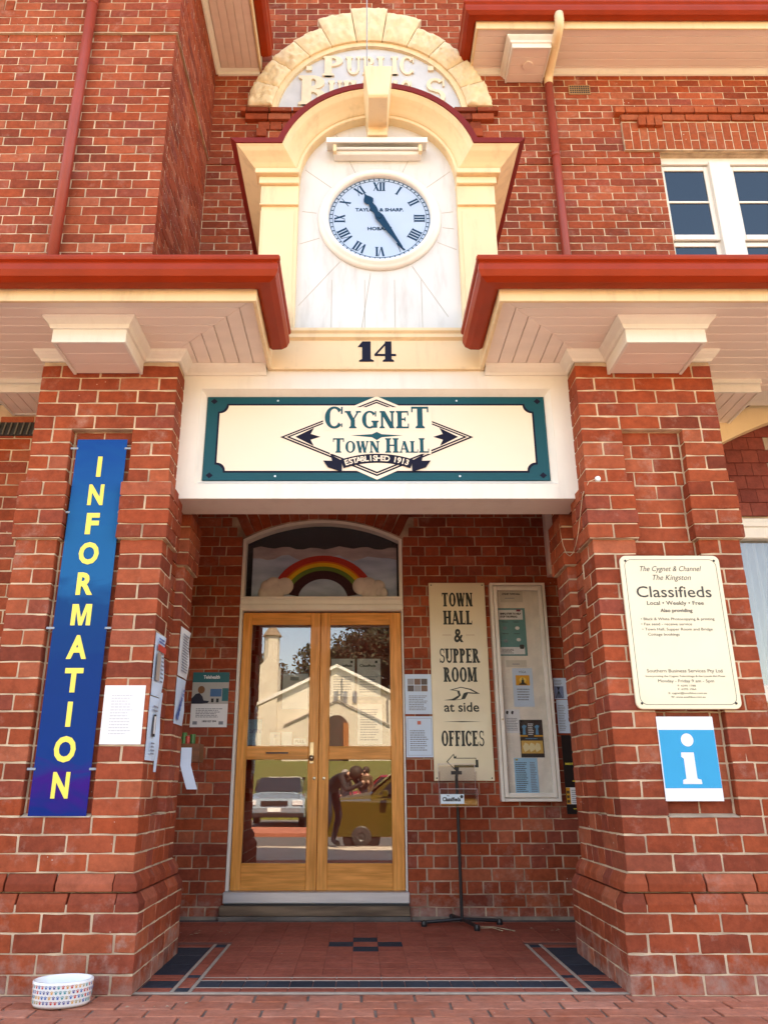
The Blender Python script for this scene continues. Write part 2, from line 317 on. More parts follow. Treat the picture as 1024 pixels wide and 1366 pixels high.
def serif_glyph(ch):
    g = Serif(); T, t = g.T, g.t
    if ch == 'I': g.V(.2); a = .40
    elif ch == '1': g.V(.24, b=0); g.D(.06, .72, .18, .98, .12); a = .45
    elif ch == 'T': g.V(.42, b=0); g.H(.04, .80, 1-t/2); g.tip(.07, .74, 1-t); g.tip(.77, .74, 1-t); a = .84
    elif ch == 'H': g.V(.2); g.V(.72); g.H(.25, .67, .51); a = .92
    elif ch in 'EF':
        g.V(.2); g.H(.2, .68, 1-t/2); g.tip(.66, .74, 1-t); g.H(.2, .5, .52); g.tip(.5, .40, .64)
        if ch == 'E': g.H(.2, .70, t/2); g.tip(.68, t, .27)
        a = .76
    elif ch == 'L': g.V(.2); g.H(.2, .68, t/2); g.tip(.66, t, .28); a = .73
    elif ch == 'P': g.V(.2); g.A(.32, .74, .36, .26, -90, 90); g.H(.2, .33, 1-t/2); g.H(.2, .33, .48+t/2); a = .74
    elif ch == 'R': g.V(.2); g.A(.32, .75, .34, .25, -90, 90); g.H(.2, .33, 1-t/2); g.H(.2, .33, .5+t/2); g.D(.70, 0, .40, .52, T); g.H(.62, .86, t/2); a = .86
    elif ch == 'B': g.V(.2); g.A(.32, .76, .32, .24, -90, 90); g.A(.32, .27, .37, .27, -90, 90); g.H(.2, .33, 1-t/2); g.H(.2, .33, .52); g.H(.2, .33, t/2); a = .77
    elif ch == 'D': g.V(.2); g.A(.34, .5, .46, .5, -90, 90); g.H(.2, .35, 1-t/2); g.H(.2, .35, t/2); a = .88
    elif ch == 'C': g.A(.46, .5, .42, .515, 42, 318, n=20); g.tip(.79, .66, .99, .07); g.tip(.79, .06, .22, .05); a = .88
    elif ch == 'G': g.A(.46, .5, .42, .515, 42, 300, n=20); g.tip(.79, .68, .99, .07); g.V(.76, z0=.03, z1=.44, a=0); a = .94
    elif ch == 'O': g.A(.46, .5, .43, .515, 0, 360, n=26); a = .92
    elif ch == 'U': g.V(.2, z0=.3, a=0); g.A(.44, .32, .335, .33, 180, 360, wm=.13); g.V(.72, w=t*1.2, z0=.3, a=0); a = .90
    elif ch == 'S': g.A(.36, .74, .28, .27, 35, 245, wm=.13, wn=.1); g.A(.36, .27, .31, .28, -145, 80, wm=.15, wn=.1); g.D(.24, .56, .5, .44, .22); g.tip(.62, .68, 1, .06); g.tip(.08, 0, .30, .06); a = .72
    elif ch == 'N': g.V(.17, w=t*1.2, b=0); g.V(.73, w=t*1.2, a=0); g.D(.73, 0, .19, 1, T*1.15); g.H(.04, .2, 1-t/2); a = .90
    elif ch == 'M': g.V(.15, w=t*1.2, b=0); g.V(.92, w=T); g.D(.50, .05, .2, 1, T); g.D(.50, .05, .86, 1, t); g.H(.02, .2, 1-t/2); a = 1.1
    elif ch == 'W': g.D(.36, 0, .14, 1, T); g.D(.36, 0, .56, 1, t); g.D(.76, 0, .54, 1, T); g.D(.76, 0, .98, 1, t); g.H(.0, .3, 1-t/2); g.H(.42, .7, 1-t/2); g.H(.86, 1.08, 1-t/2); a = 1.1
    elif ch == 'Y': g.V(.45, z1=.5, b=0); g.D(.45, .44, .16, 1, T); g.D(.45, .44, .76, 1, t); g.H(.0, .34, 1-t/2); g.H(.62, .9, 1-t/2); a = .88
    elif ch == 'A': g.D(.14, 0, .42, 1, t); g.D(.74, 0, .43, 1, T); g.H(.22, .62, .32); g.H(0, .27, t/2); g.H(.56, .92, t/2); a = .90
    elif ch == 'V': g.D(.44, 0, .16, 1, T); g.D(.44, 0, .74, 1, t); g.H(.0, .34, 1-t/2); g.H(.62, .88, 1-t/2); a = .88
    elif ch == 'X': g.D(.72, 0, .16, 1, T); g.D(.16, 0, .72, 1, t); g.H(.0, .3, 1-t/2); g.H(.6, .88, 1-t/2); g.H(.0, .3, t/2); g.H(.6, .88, t/2); a = .88
    elif ch == '4': g.V(.52, b=0); g.D(.06, .36, .50, 1, .09); g.H(.02, .80, .33, .1); a = .82
    else: a = .4
    return g.q, a
def serif_text(name, s, m, parent, cx, z, h, width, y, th=.001, caps=None, T=.235, t=.095):
    """caps: letters after the first are h*caps tall"""
    mb = MB(); x = 0; out = []; Serif.T = T; Serif.t = t
    for i, ch in enumerate(s):
        k = caps if (caps and not (i == 0 or s[i-1] == ' ' or (caps and i == len(s)-1))) else 1
        q, a = serif_glyph(ch)
        for p in q: out.append([(x+u*k, v*k) for u, v in p])
        x += (a+.04)*k
    sx = width/(x-.04); j = 0
    for p in out:
        j += 1; e = (j % 24)*.00004
        mb.prism([(cx-width/2+u*sx, z+v*h) for u, v in p], y-th-e, y, 'y')
    return mb.build(name, m, parent)
def chars(name, s, m, parent, x0, z0, h, y, adv, **k): pass

# ------------------------------------------------------------ bricks
def brick_variant(L, seed, bev=.004):
    rnd = random.Random(seed); bm = bmesh.new(); bmesh.ops.create_cube(bm, size=1)
    for v in bm.verts: v.co = Vector((v.co.x*L, v.co.y*.11, v.co.z*.076))
    if L > .15: bmesh.ops.subdivide_edges(bm, edges=[e for e in bm.edges if abs(e.verts[0].co.x-e.verts[1].co.x) > .1], cuts=2)
    bmesh.ops.bevel(bm, geom=[e for e in bm.edges if e.calc_face_angle(0) > .5], offset=bev*.75, segments=1, affect='EDGES')
    for v in bm.verts: v.co += Vector((rnd.uniform(-.0018, .0018), rnd.uniform(-.0015, .0015), rnd.uniform(-.0026, .0026)))
    me = bpy.data.meshes.new('brick'); bm.to_mesh(me); bm.free(); return me
CLS = [.05, .08, .11, .17, .23]
BV = {(L, k): brick_variant(L, 100*i+k) for i, L in enumerate(CLS) for k in range(5)}
BVM = {}
def brick_me(L, m):
    c = min(CLS, key=lambda a: abs(a-L)); k = random.randrange(5); key = (c, k, m.name)
    if key not in BVM:
        me = BV[(c, k)].copy(); me.materials.clear(); me.materials.append(m); BVM[key] = me
    return BVM[key], c
class Bricks:
    """collects brick placements for one owner; the first `limit` by priority become single objects"""
    def __init__(s, owner, m=M_BRICK, prio=None): s.o = owner; s.m = m; s.l = []; s.prio = prio
    def add(s, cx, cy, cz, L, D=.11, Hh=.076, rot=0., roll=0.): s.l.append((cx, cy, cz, L, D, Hh, rot, roll))
    def flush(s, limit=295, name='brick'):
        l = s.l
        if s.prio: l = sorted(l, key=s.prio)
        off = Vector(); p = s.o
        while p is not None: off = off+OFF.get(p.name, Vector()); p = p.parent
        rest = []
        for i, (cx, cy, cz, L, D, Hh, rot, roll) in enumerate(l):
            me, c = brick_me(L, s.m)
            mw = Matrix.Translation(Vector((cx, cy, cz))-off) @ Matrix.Rotation(rot+random.uniform(-.004, .004), 4, 'Z') @ Matrix.Rotation(roll+random.uniform(-.005, .005), 4, 'Y') @ Matrix.Diagonal((L/c, D/.11, Hh/.076, 1))
            if i < limit:
                o = bpy.data.objects.new(name, me); o.parent = s.o; o.matrix_local = mw; COL.objects.link(o)
            else: rest.append((me, mw))
        if rest:
            V = []; F = []
            for me, mw in rest:
                n = len(V); V += [tuple(mw @ v.co) for v in me.vertices]; F += [tuple(n+i for i in q.vertices) for q in me.polygons]
            me = bpy.data.meshes.new('further_bricks'); me.from_pydata(V, [], F); me.materials.append(s.m)
            o = bpy.data.objects.new('further_bricks', me); o.parent = s.o; COL.objects.link(o); o['kind'] = 'stuff'
CH = .086
def cut(u0, u1, pitch, off, minl=.035):
    """joint positions of one course between u0 and u1 -> list of (a,b) brick extents"""
    k = math.floor((u0-off)/pitch); js = []
    while True:
        k += 1; p = off+k*pitch
        if p >= u1-minl: break
        if p > u0+minl: js.append(p)
    e = [u0]+js+[u1]; out = []
    for i in range(len(e)-1):
        a = e[i]+(.005 if i else 0); b = e[i+1]-(.005 if i < len(e)-2 else 0); out.append((a, b))
    return out
def course_face(B, c, u0, u1, pos, axis, depth=.11, bond='stretcher', z0=0., ch=CH, sgn=-1):
    """one course. axis 'x': wall faces -y (sgn -1) at y=pos; axis 'y': wall faces +x/-x at x=pos"""
    if u1-u0 < .02: return
    if bond == 'stretcher': pitch, off = .24, (.12 if c % 2 else 0)
    elif bond == 'english': pitch, off = (.24, 0) if c % 2 == 0 else (.12, .06)
    elif bond == 'flemish': pitch, off = .24, (.12 if c % 2 else 0)
    z = z0+(c-.5)*ch
    for a, b in cut(u0, u1, pitch, off+random.uniform(-.006, .006)):
        pr = random.uniform(-.0015, .0015)
        if axis == 'x': B.add((a+b)/2, pos-sgn*(depth/2)+pr, z, b-a, depth, ch-.0085)
        else: B.add(pos-sgn*(depth/2)+pr, (a+b)/2, z, b-a, depth, ch-.010, rot=math.pi/2)

# ------------------------------------------------------------ ground
g = MB(); g.v += [(-400, 400, -.6), (400, 400, -.6), (400, -400, -.6), (-400, -400, -.6)]; g.f.append((0, 1, 2, 3))
tag(g.build('ground', mat('dry_ground', (.14, .13, .08), .95, .2, 2, .3, 20)), kind='structure')
pv = thing('pavement', loc=(0, 3, 0), kind='structure')
box('bedding', M_DMORTAR, pv, -9, 9, 1.5, 4.165, -.03, -.007, 0)
B = Bricks(pv, M_PAVER, prio=lambda t: (t[1]-3.9)**2+.15*t[0]**2)
for r in range(22):
    yy = 4.10-r*.120
    for a, b in cut(-4.2, 4.2, .245, (.1225 if r % 2 else 0)+.03*r):
        B.add((a+b)/2, yy+(a+b)/2*.006, -.035+random.uniform(-.0012, .0012), b-a-.002, .113, .07)
B.flush(295, 'paver')
tag(MB().box(-14, 14, -1.0, 1.49, -.3, -.004).build('footpath', mat('pale_concrete', (.58, .49, .40), .9, .12, 3, .4, 40)), kind='structure')
tag(MB().box(-20, 20, -1.15, -1.002, -.35, -.002).build('kerb', M_CONC), kind='structure')
tag(MB().box(-40, 40, -7.0, -1.151, -.35, -.20).build('road', mat('asphalt', (.10, .095, .09), .9, .15, 5, .5, 60)), kind='structure')
tag(MB().box(-40, 40, -10.0, -7.01, -.35, -.12).build('far_pavement', mat('red_paving', (.42, .13, .075), .9, .12, 4, .3, 40)), kind='structure')
tag(MB().box(-40, 40, -17.5, -10.01, -.40, -.20).build('car_park', mat('grey_asphalt', (.16, .15, .14), .9, .15, 5, .5, 60)), kind='structure')
lw = MB(); lw.grid([[(x, y, (-.21 if y > -17.5 else .6+(-y-18)*.085)) for x in range(-60, 61, 10)] for y in (-17, -18, -20, -30, -42, -55, -80)])
tag(lw.build('lawn', mat('grass_bank', (.12, .12, .015), .95, .2, 5, .6, 60)), kind='structure')

# ------------------------------------------------------------ porch floor
pf = thing('porch_floor', loc=(.1, 5.2, 0), kind='structure')
box('bedding', mat('tile_grout', (.22, .085, .06), .9), pf, -1.62, 1.80, 4.165, 6.40, -.06, .001, 0)
CX = .1
def slab(name, m, x0, x1, y0, y1, g=.0025): MB().box(x0+g, x1-g, y0+g, y1-g, -.01, .0045).build(name, m, pf, .0012)
def mslab(m, x0, x1, y0, y1): slab('tile', m, x0, x1, y0, y1); slab('tile', m, 2*CX-x1, 2*CX-x0, y0, y1)
slab('edge_strip', M_TILEWHITE, -1.10, 1.30, 4.166, 4.20, .001)
IX0 = -.80; IX1 = 1.00
n = 16
xs = [IX0+(IX1-IX0)*i/n for i in range(n+1)]
for i in range(n):
    slab('tile', M_DTILE, xs[i], xs[i+1], 4.29, 4.42)
for i in range(8):
    a, b = IX0+(IX1-IX0)*i/8, IX0+(IX1-IX0)*(i+1)/8
    slab('tile', M_TILE, a, b, 4.20, 4.275); slab('tile', M_TILE, a, b, 4.50, 4.55)
slab('edge_strip', M_TILEWHITE, IX0, IX1, 4.275, 4.29, .001); slab('edge_strip', M_TILEWHITE, IX0, IX1, 4.42, 4.435, .001)
for i in range(8):
    a, b = IX0+(IX1-IX0)*i/8, IX0+(IX1-IX0)*(i+1)/8
    slab('tile', M_TILE, a, b, 4.435, 4.485)
slab('edge_strip', M_TILEWHITE, IX0, IX1, 4.485, 4.50, .001)
# corner squares and side borders (mirrored)
for y0, y1, m1, m2 in ((4.20, 4.275, M_TILE, M_DTILE), (4.29, 4.42, M_DTILE, M_TILE), (4.435, 4.485, M_TILE, M_TILE)):
    mslab(m1, -1.06, -.905, y0, y1); mslab(m2, -.885, -.82, y0, y1)
mslab(M_TILE, -1.11, -.905, 4.50, 4.55); mslab(M_DTILE, -.885, -.82, 4.50, 4.55)
for a, b in ((4.55, 4.79), (4.79, 5.03), (5.03, 5.27)):
    mslab(M_DTILE, -1.11, -.905, a, b); mslab(M_TILE, -.885, -.82, a, b)
mslab(M_TILE, -1.11, -.905, 5.29, 5.36); mslab(M_DTILE, -.885, -.82, 5.29, 5.36)
for xx in (-.905, -.82):
    for a, b in ((xx, xx+.02), (2*CX-xx-.02, 2*CX-xx)): slab('edge_strip', M_TILEWHITE, a, b, 4.20, 5.38, .001)
y = 4.55
rows = 11; dy = (6.20-4.55)/rows
for r in range(rows):
    ya, yb = 4.55+r*dy, 4.55+(r+1)*dy
    lim = ya < 5.36
    x0, x1 = (IX0, IX1) if lim else (-1.42, 1.62); nn = 12 if lim else 20
    for i in range(nn):
        a, b = x0+(x1-x0)*i/nn, x0+(x1-x0)*(i+1)/nn; xc, yc = (a+b)/2-.067, (ya+yb)/2
        dark = (abs(yc-5.375) < .08 and .07 < abs(xc) < .24) or (abs(xc) < .08 and .08 < abs(yc-5.375) < .24)
        slab('tile', M_DTILE if dark else M_TILE, a, b, ya, yb, .0009)
slab('edge_strip', M_TILEWHITE, -1.42, 1.62, 6.20, 6.215, .001)
for i in range(12): slab('tile', M_DTILE, -1.42+i*.2533, -1.42+(i+1)*.2533, 6.215, 6.27)

# ------------------------------------------------------------ brick pillars
def chamfer_block(owner, x0, x1, y0, y1, z0, z1, ix0=0, ix1=0, iy0=0, m=M_BRICK, zc=.45):
    zm = z0+(z1-z0)*zc; V = []; j = lambda: random.uniform(-.001, .001)
    for z, k in ((z0, 0), (zm, 0), (z1, 1)):
        a, b, c = x0+ix0*k, x1-ix1*k, y0+iy0*k
        V += [(a+j(), c+j(), z), (b+j(), c+j(), z), (b+j(), y1, z), (a+j(), y1, z)]
    mb = MB(); mb.v = V
    mb.f = [(0, 3, 2, 1), (8, 9, 10, 11)]+[(r*4+i, r*4+(i+1) % 4, r*4+4+(i+1) % 4, r*4+4+i) for r in (0, 1) for i in range(4)]
    return mb.build('splayed_brick', m, owner, .0025)
def pillar(xo, s, label):
    root = thing('brick_pillar', label, 'brick pillar', (xo+s*.41, 4.6, 0), group='brick pillars of the porch')
    X = lambda u: xo+s*u
    FX = lambda a, b: (min(X(a), X(b)), max(X(a), X(b)))
    mo = MB(); e = .004
    def core(a, b, y0, y1, z0, z1): x0, x1 = FX(a, b); mo.box(x0, x1, y0, y1, z0, z1)
    core(-.055+e, .885-e, 4.135+e, 5.10-e, 0, .380); core(.0, .83, 4.20, 5.04, .380, .515)
    core(e, .83-e, 4.19+e, 5.04-e, .515, .770)
    core(.045+e, .83-.055, 4.24+e, 5.03, .770, 3.43)              # behind recesses
    for z0, z1, f, o1 in ((.770, 2.236, 0, 0), (2.236, 2.580, .022, .022), (2.58, 2.924, 0, 0)):
        core(e-o1, .23-e+o1, 4.19+e-f, 4.30, z0, z1); core(.59+e-o1, .83-e+o1, 4.19+e-f, 4.45-e+o1, z0, z1)
        core(.70, .83-e+o1, 4.76+e-o1, 5.04-e+o1, z0, z1)
    core(e, .83-e, 4.19+e, 4.46, 2.924, 3.43); core(.5, .83-e+.001, 4.44, 5.04-e, 2.60, 3.43)
    core(e+.002, .2, 4.2, 5.02, .6, 3.43)
    mo.build('mortar', M_MORTAR, root)
    B = Bricks(root, M_BRICK, prio=lambda t: (0 if (t[1] < 4.3 or abs(t[0]-X(.83)) < .14) else 1))
    def front(c, a, b, y, dep=.11, ex=0, bond=None):
        """front course; corner bricks alternate header / stretcher"""
        z = (c-.5)*CH; L = b-a
        if L < .30:
            parts = [(a, b)] if (c % 2 == 0) == (bond != 'flip') else [(a, a+(b-a)/2-.005), (a+(b-a)/2+.005, b)]
        else:
            parts = cut(a, b, .24, a+(.0 if c % 2 == 0 else .115), .05)
        for p, q in parts:
            x0, x1 = FX(p, q); d = dep+(.12 if (c % 2 and q == b) else 0)
            B.add((x0+x1)/2, y+d/2+random.uniform(-.0015, .0015), z, x1-x0, d, CH-.0085)
    def side(c, u, y0, y1, first=True, depth=.11):
        """inner side face at local u, between y0 and y1"""
        z = (c-.5)*CH; st = y0+((.24 if c % 2 else .12) if first else 0)
        if y1-st < .03: return
        for p, q in cut(st, y1, .24 if c % 2 == 0 else .12, st-(.12 if c % 2 else 0), .04):
            B.add(X(u-depth/2)+random.uniform(-.0015, .0015), (p+q)/2, z, q-p, depth, CH-.0085, rot=math.pi/2)
    for c in range(1, 5): front(c, -.055, .885, 4.135); side(c, .885, 4.135, 5.10)
    # splayed plinth courses
    for c, a, b, y, y1, yy in ((5, -.055, .885, 4.135, 5.10, 0), (6, -.03, .86, 4.160, 5.07, 0)):
        z0, z1 = (c-1)*CH+.004, c*CH-.004; i = .026
        ps = cut(a, b-.12, .245, a+(0.1 if c == 5 else .0), .05)+[(b-.115, b)]
        for k, (p, q) in enumerate(ps):
            x0, x1 = FX(p, q); last = k == len(ps)-1; fst = k == 0
            L_, R_ = ((i if fst else 0), (i if last else 0)) if s > 0 else ((i if last else 0), (i if fst else 0))
            chamfer_block(root, x0, x1, y, y+.11, z0, z1, L_, R_, i)
        for p, q in cut(y+.12, y1, .12 if c == 6 else .24, y+.12, .05):
            x0, x1 = FX(b-.11, b); chamfer_block(root, x0, x1, p, q, z0, z1, 0 if s > 0 else i, i if s > 0 else 0, 0)
    for c in range(7, 10): front(c, 0, .83, 4.19); side(c, .83, 4.19, 5.04)
    for c in range(10, 35):
        corb = 27 <= c <= 30; o1 = .025 if corb else 0
        front(c, -o1, .23+o1, 4.19-o1, .10, bond='flip'); front(c, .59-o1, .83+o1, 4.19-o1, .10)
        for p, q in cut(.242+o1, .578-o1, .24, .17+(.12 if c % 2 else 0), .03):     # recessed panel
            x0, x1 = FX(p, q); B.add((x0+x1)/2, 4.24+.03, (c-.5)*CH, x1-x0, .06, CH-.0085)
        side(c, .83+o1, 4.19-o1, 4.45+o1)
        for p, q in cut(4.46+o1, 4.75-o1, .12, 4.40+(.06 if c % 2 else 0), .03): B.add(X(.785-.03), (p+q)/2, (c-.5)*CH, q-p, .06, CH-.01, rot=math.pi/2)
        for p, q in cut(4.76-o1, 5.04+o1, .15, 4.78+(.08 if c % 2 else 0), .05): B.add(X(.83+o1-.05), (p+q)/2, (c-.5)*CH, q-p, .10, CH-.01, rot=math.pi/2)
    for c in range(35, 40):
        front(c, 0, .83, 4.19); 
        side(c, .83, 4.19, 4.37)
    # corbel undersides of the recess
    B.flush(298)
    x0, x1 = FX(.235, .585); MB().prism([(4.185, .770), (4.25, .770), (4.25, .790)], x0, x1, 'x').build('sill_fillet', M_MORTAR, root)
    return root
P_L = pillar(-1.95, 1, 'red brick pillar left of the porch behind the blue information board')
P_R = pillar(2.135, -1, 'red brick pillar right of the porch carrying the cream classifieds sign')

# ------------------------------------------------------------ porch back wall (bricks), side walls, ceiling
bw = thing('porch_back_wall', loc=(.1, 6.3, 0), kind='structure')
DX0, DX1 = -1.005, .345; ARC_R, ARC_Z, ARC_X = 1.40, 1.675, -.33
mo = MB(); mo.box(-1.6, DX0-.004, 6.304, 6.5, 0, 3.3).box(DX1+.004, 1.8, 6.304, 6.5, 0, 3.3)
mo.prism([(DX0-.003, 3.30), (DX0-.003, 2.91)]+[(ARC_X+ARC_R*math.sin(R(a)), ARC_Z+ARC_R*math.cos(R(a))) for a in range(-28, 29, 4)]+[(DX1+.003, 2.91), (DX1+.003, 3.30)], 6.3055, 6.50, 'y')
mo.build('mortar', M_MORTAR2, bw)
B = Bricks(bw, M_BRICK, prio=lambda t: abs(t[2]-1.2)-.5*(t[0] > .3))
for c in range(1, 38):
    z = (c-.5)*CH; segs = [(-1.45, DX0), (DX1, 1.66)]
    if z > 2.80:
        r = ARC_R+.235; dz = z-ARC_Z; hw = math.sqrt(max(0, r*r-dz*dz)); hw = min(hw, dz*.56+.005)
        segs = [(-1.45, ARC_X-hw), (ARC_X+hw, 1.66)] if hw > .05 else [(-1.45, 1.66)]
    for a, b in segs: course_face(B, c, a, b, 6.30, 'x', .10, 'english')
B.flush(298)
for k in range(-8, 9):
    a = R(k*3.25); cx, cz = ARC_X+(ARC_R+.125)*math.sin(a), ARC_Z+(ARC_R+.125)*math.cos(a)
    me, cc = brick_me(.23, M_BRICK); o = bpy.data.objects.new('arch_brick', me); o.parent = bw; COL.objects.link(o)
    o.matrix_local = Matrix.Translation(Vector((cx, 6.35, cz))-OFF[bw.name]) @ Matrix.Rotation(a, 4, 'Y') @ Matrix.Rotation(math.pi/2, 4, 'Y')
box('skirting', M_DMORTAR, bw, DX1+.02, 1.66, 6.285, 6.2995, .0, .026, .002); box('skirting', M_DMORTAR, bw, -1.44, DX0-.02, 6.285, 6.2995, 0, .026, .002)
# side walls of the porch
for nm, x, s in (('porch_left_wall', -1.45, 1), ('porch_right_wall', 1.66, -1)):
    sw = thing(nm, loc=(x, 5.6, 0), kind='structure')
    MB().box(min(x-s*.004, x-s*.22), max(x-s*.004, x-s*.22), 4.90, 6.34, 0, 3.3).build('mortar', M_MORTAR2, sw)
    B = Bricks(sw)
    for c in range(1, 38): course_face(B, c, 5.05, 6.29, x, 'y', .10, 'english', sgn=s)
    B.flush(290)
pc = thing('porch_ceiling', loc=(.1, 5.4, 3.2), kind='structure')
for i in range(14): box('ceiling_board', M_SOFFIT, pc, -1.6, 1.8, 4.63+i*.12, 4.63+i*.12+.115, 3.20, 3.22, .003)
# boxed conduit in the corner
tag(MB().box(1.55, 1.655, 6.20, 6.2985, 2.565, 3.20).build('pipe_box', M_SOFFIT, None, .004), 'beige painted boxing at the top right corner of the porch back wall', 'boxing')

# ------------------------------------------------------------ wing walls beside the pillars
wl = thing('left_wing_wall', loc=(-2.6, 4.9, 0), kind='structure')
MB().box(-4.6, -1.91, 4.884, 5.10, 0, 3.44).build('mortar', M_MORTAR, wl)
B = Bricks(wl, prio=lambda t: -t[0])
for c in range(1, 40): course_face(B, c, -3.6, -1.93, 4.88, 'x', .10, 'stretcher')
B.flush(280)
vt = thing('wall_vent', 'small dark wall vent under the left eave', 'vent', (-2.33, 4.87, 3.18))
box('vent_backing', M_BLACK, vt, -2.62, -2.10, 4.868, 4.8785, 3.20, 3.30, .001)
for i in range(12): MB().tube([(-2.60+i*.042, 4.862, 3.205), (-2.585+i*.042, 4.862, 3.295)], .006, 6).build('vent_bar', mat('grey_grille', (.2, .18, .15), .6), vt)

# ------------------------------------------------------------ upper brick walls
uw = thing('upper_wall', loc=(.5, 6.3, 4.5), kind='structure')
ARX, ARZ = .085, 7.5
UW = (3.06, 4.9, 5.3, 7.06)      # window opening
mo = MB()
mo.box(-1.60, UW[0]+.006, 6.304, 6.55, 3.6, 9.6).box(UW[1]-.006, 6.5, 6.304, 6.55, 3.6, 8.4).box(UW[0]-.01, UW[1]+.01, 6.311, 6.55, 7.06, 8.4).box(-1.6, UW[0]+.004, 6.292, 6.303, 6.935, 9.6).box(UW[0]+.0045, 6.5, 6.292, 6.303, 7.062, 8.4).box(UW[0]-.01, UW[1]+.01, 6.311, 6.55, 3.6, 5.3)
mo.build('mortar', M_MORTAR, uw)
B = Bricks(uw, prio=lambda t: (abs(t[2]-6.6)+.35*abs(t[0]-1.4)))
UC = .0875
for c in range(1, 63):
    z = 4.2+(c-.5)*UC
    if z > 9.55: break
    x1 = 5.3 if z < 8.3 else 1.3
    hole = []
    if z < 7.06 and z > 5.3: hole.append((UW[0], UW[1]))
    if 7.08 < z < 7.52: hole.append((2.70, 5.3))
    if 7.66 < z < 9.0:
        rr = 1.24; dz = z-ARZ
        if rr > dz: h = math.sqrt(rr*rr-dz*dz); hole.append((ARX-h, ARX+h))
    if 7.60 < z <= 7.70: hole.append((-1.20, 1.37))
    if 5.0 > z: hole.append((-.6, .8))
    us = [(-1.58, x1)]
    for h0, h1 in hole:
        nu = []
        for a, b in us:
            if h1 <= a or h0 >= b: nu.append((a, b)); continue
            if h0 > a: nu.append((a, h0))
            if h1 < b: nu.append((h1, b))
        us = nu
    pos = 6.285 if (z > 6.93 and z < 7.02+0*z) else 6.30
    for a, b in us:
        course_face(B, c, a, b, 6.30 if z < 6.93 else 6.288, 'x', .10, 'stretcher', z0=4.2, ch=UC)
B.flush(298)
# left bay
by = thing('left_bay_wall', loc=(-2.6, 4.9, 4), kind='structure')
STR = 6.93
MB().box(-5.2, -1.584, 4.884, 6.5, 3.6, STR).box(-5.2, -1.560, 4.860, 6.51, STR+.03, 9.2).box(-5.2, -1.585, 4.892, 6.5, STR, STR+.03).build('mortar', M_MORTAR, by)
B = Bricks(by, prio=lambda t: (abs(t[2]-6)+.5*abs(t[0]+2)))
for c in range(1, 60):
    z = 4.3+(c-.5)*CH
    if z > 8.4: break
    up = z > STR; y0 = 4.856 if up else 4.88; xx = -1.556 if up else -1.58
    if z > 7.22 and z < 7.50: segs = [(-2.98, xx)]
    else: segs = [(-3.9, xx)]
    for a, b in segs:
        if z < 7.9: course_face(B, c, a, b, y0, 'x', .10, 'stretcher', z0=4.3)
    course_face(B, c, y0+(.11 if c % 2 else .11), 6.29, xx, 'y', .10, 'stretcher', z0=4.3, sgn=1)
B.flush(298)
B = Bricks(by, M_RUB)
for i in range(8):
    xx = -3.03-i*.086
    for zz, L in (((7.22+.115, .225), (7.22+.30, .11)) if i % 2 else ((7.22+.055, .11), (7.22+.24, .225))): B.add(xx, 4.856+.045, zz, L, .10, .076, roll=math.pi/2)
B.flush(60, 'soldier_brick')

# decorative soldier course over the upper right window
hd = thing('window_head', 'orange red soldier brick panel above the upper right window', 'brickwork', (3.6, 6.28, 7.08))
B = Bricks(hd, M_RUB)
box('mortar', M_MORTAR, hd, 2.701, 5.29, 6.260, 6.2915, 7.07, 7.535, 0)
for i in range(30):
    xx = 2.745+i*.086
    if i == 22: pass
    y_ = 6.255
    if i % 2: B.add(xx, y_+.05, 7.08+.115, .225, .10, .076, roll=math.pi/2); B.add(xx, y_+.05, 7.08+.29, .11, .10, .076, roll=math.pi/2)
    else: B.add(xx, y_+.05, 7.08+.055, .11, .10, .076, roll=math.pi/2); B.add(xx, y_+.05, 7.08+.235, .225, .10, .076, roll=math.pi/2)
for p, q in cut(2.70, 5.29, .24, 0): B.add((p+q)/2, 6.285, 7.48, q-p, .10, .07)
for p, q in cut(2.64, 5.29, .24, .1): B.add((p+q)/2, 6.265, 7.565, q-p, .10, .07)
for i in range(3): B.add(2.90+i*.086, 6.265, 7.415, .11, .10, .076, roll=math.pi/2)
B.flush(120, 'soldier_brick')

# ------------------------------------------------------------ beam with name panel
bm_ = thing('porch_beam', 'white rendered beam framing the town hall name board', 'beam', (CX, 4.5, 2.545))
BX0, BX1 = -1.128, 1.313
mb = MB()
SX0, SX1, SZ0, SZ1 = -.975, 1.155, 2.675, 3.25
mb.box(BX0, BX1, 4.425, 4.645, 2.545, 3.44)
mb.box(BX0, BX1, 4.36, 4.426, 2.545, SZ0-.035).box(BX0, BX1, 4.36, 4.426, SZ1+.035, 3.44).box(BX0, SX0-.035, 4.36, 4.426, SZ0-.035, SZ1+.035).box(SX1+.035, BX1, 4.36, 4.426, SZ0-.035, SZ1+.035)
mb.build('beam_body', M_WHITE, bm_)
mb = MB()
for (a, b) in (((SX0-.035, SZ0-.035), (SX1+.035, SZ0-.035)), ((SX1+.035, SZ0-.035), (SX1+.035, SZ1+.035)), ((SX1+.035, SZ1+.035), (SX0-.035, SZ1+.035)), ((SX0-.035, SZ1+.035), (SX0-.035, SZ0-.035))):
    ins = lambda p: (p[0]+(.035 if p[0] < CX else -.035), p[1]+(.035 if p[1] < 2.9 else -.035))
    a2, b2 = ins(a), ins(b); n = len(mb.v)
    mb.v += [(a[0], 4.359, a[1]), (b[0], 4.359, b[1]), (b2[0], 4.405, b2[1]), (a2[0], 4.405, a2[1])]; mb.f.append((n, n+1, n+2, n+3))
mb.build('bevelled_frame', M_WHITE, bm_, fixn=False)

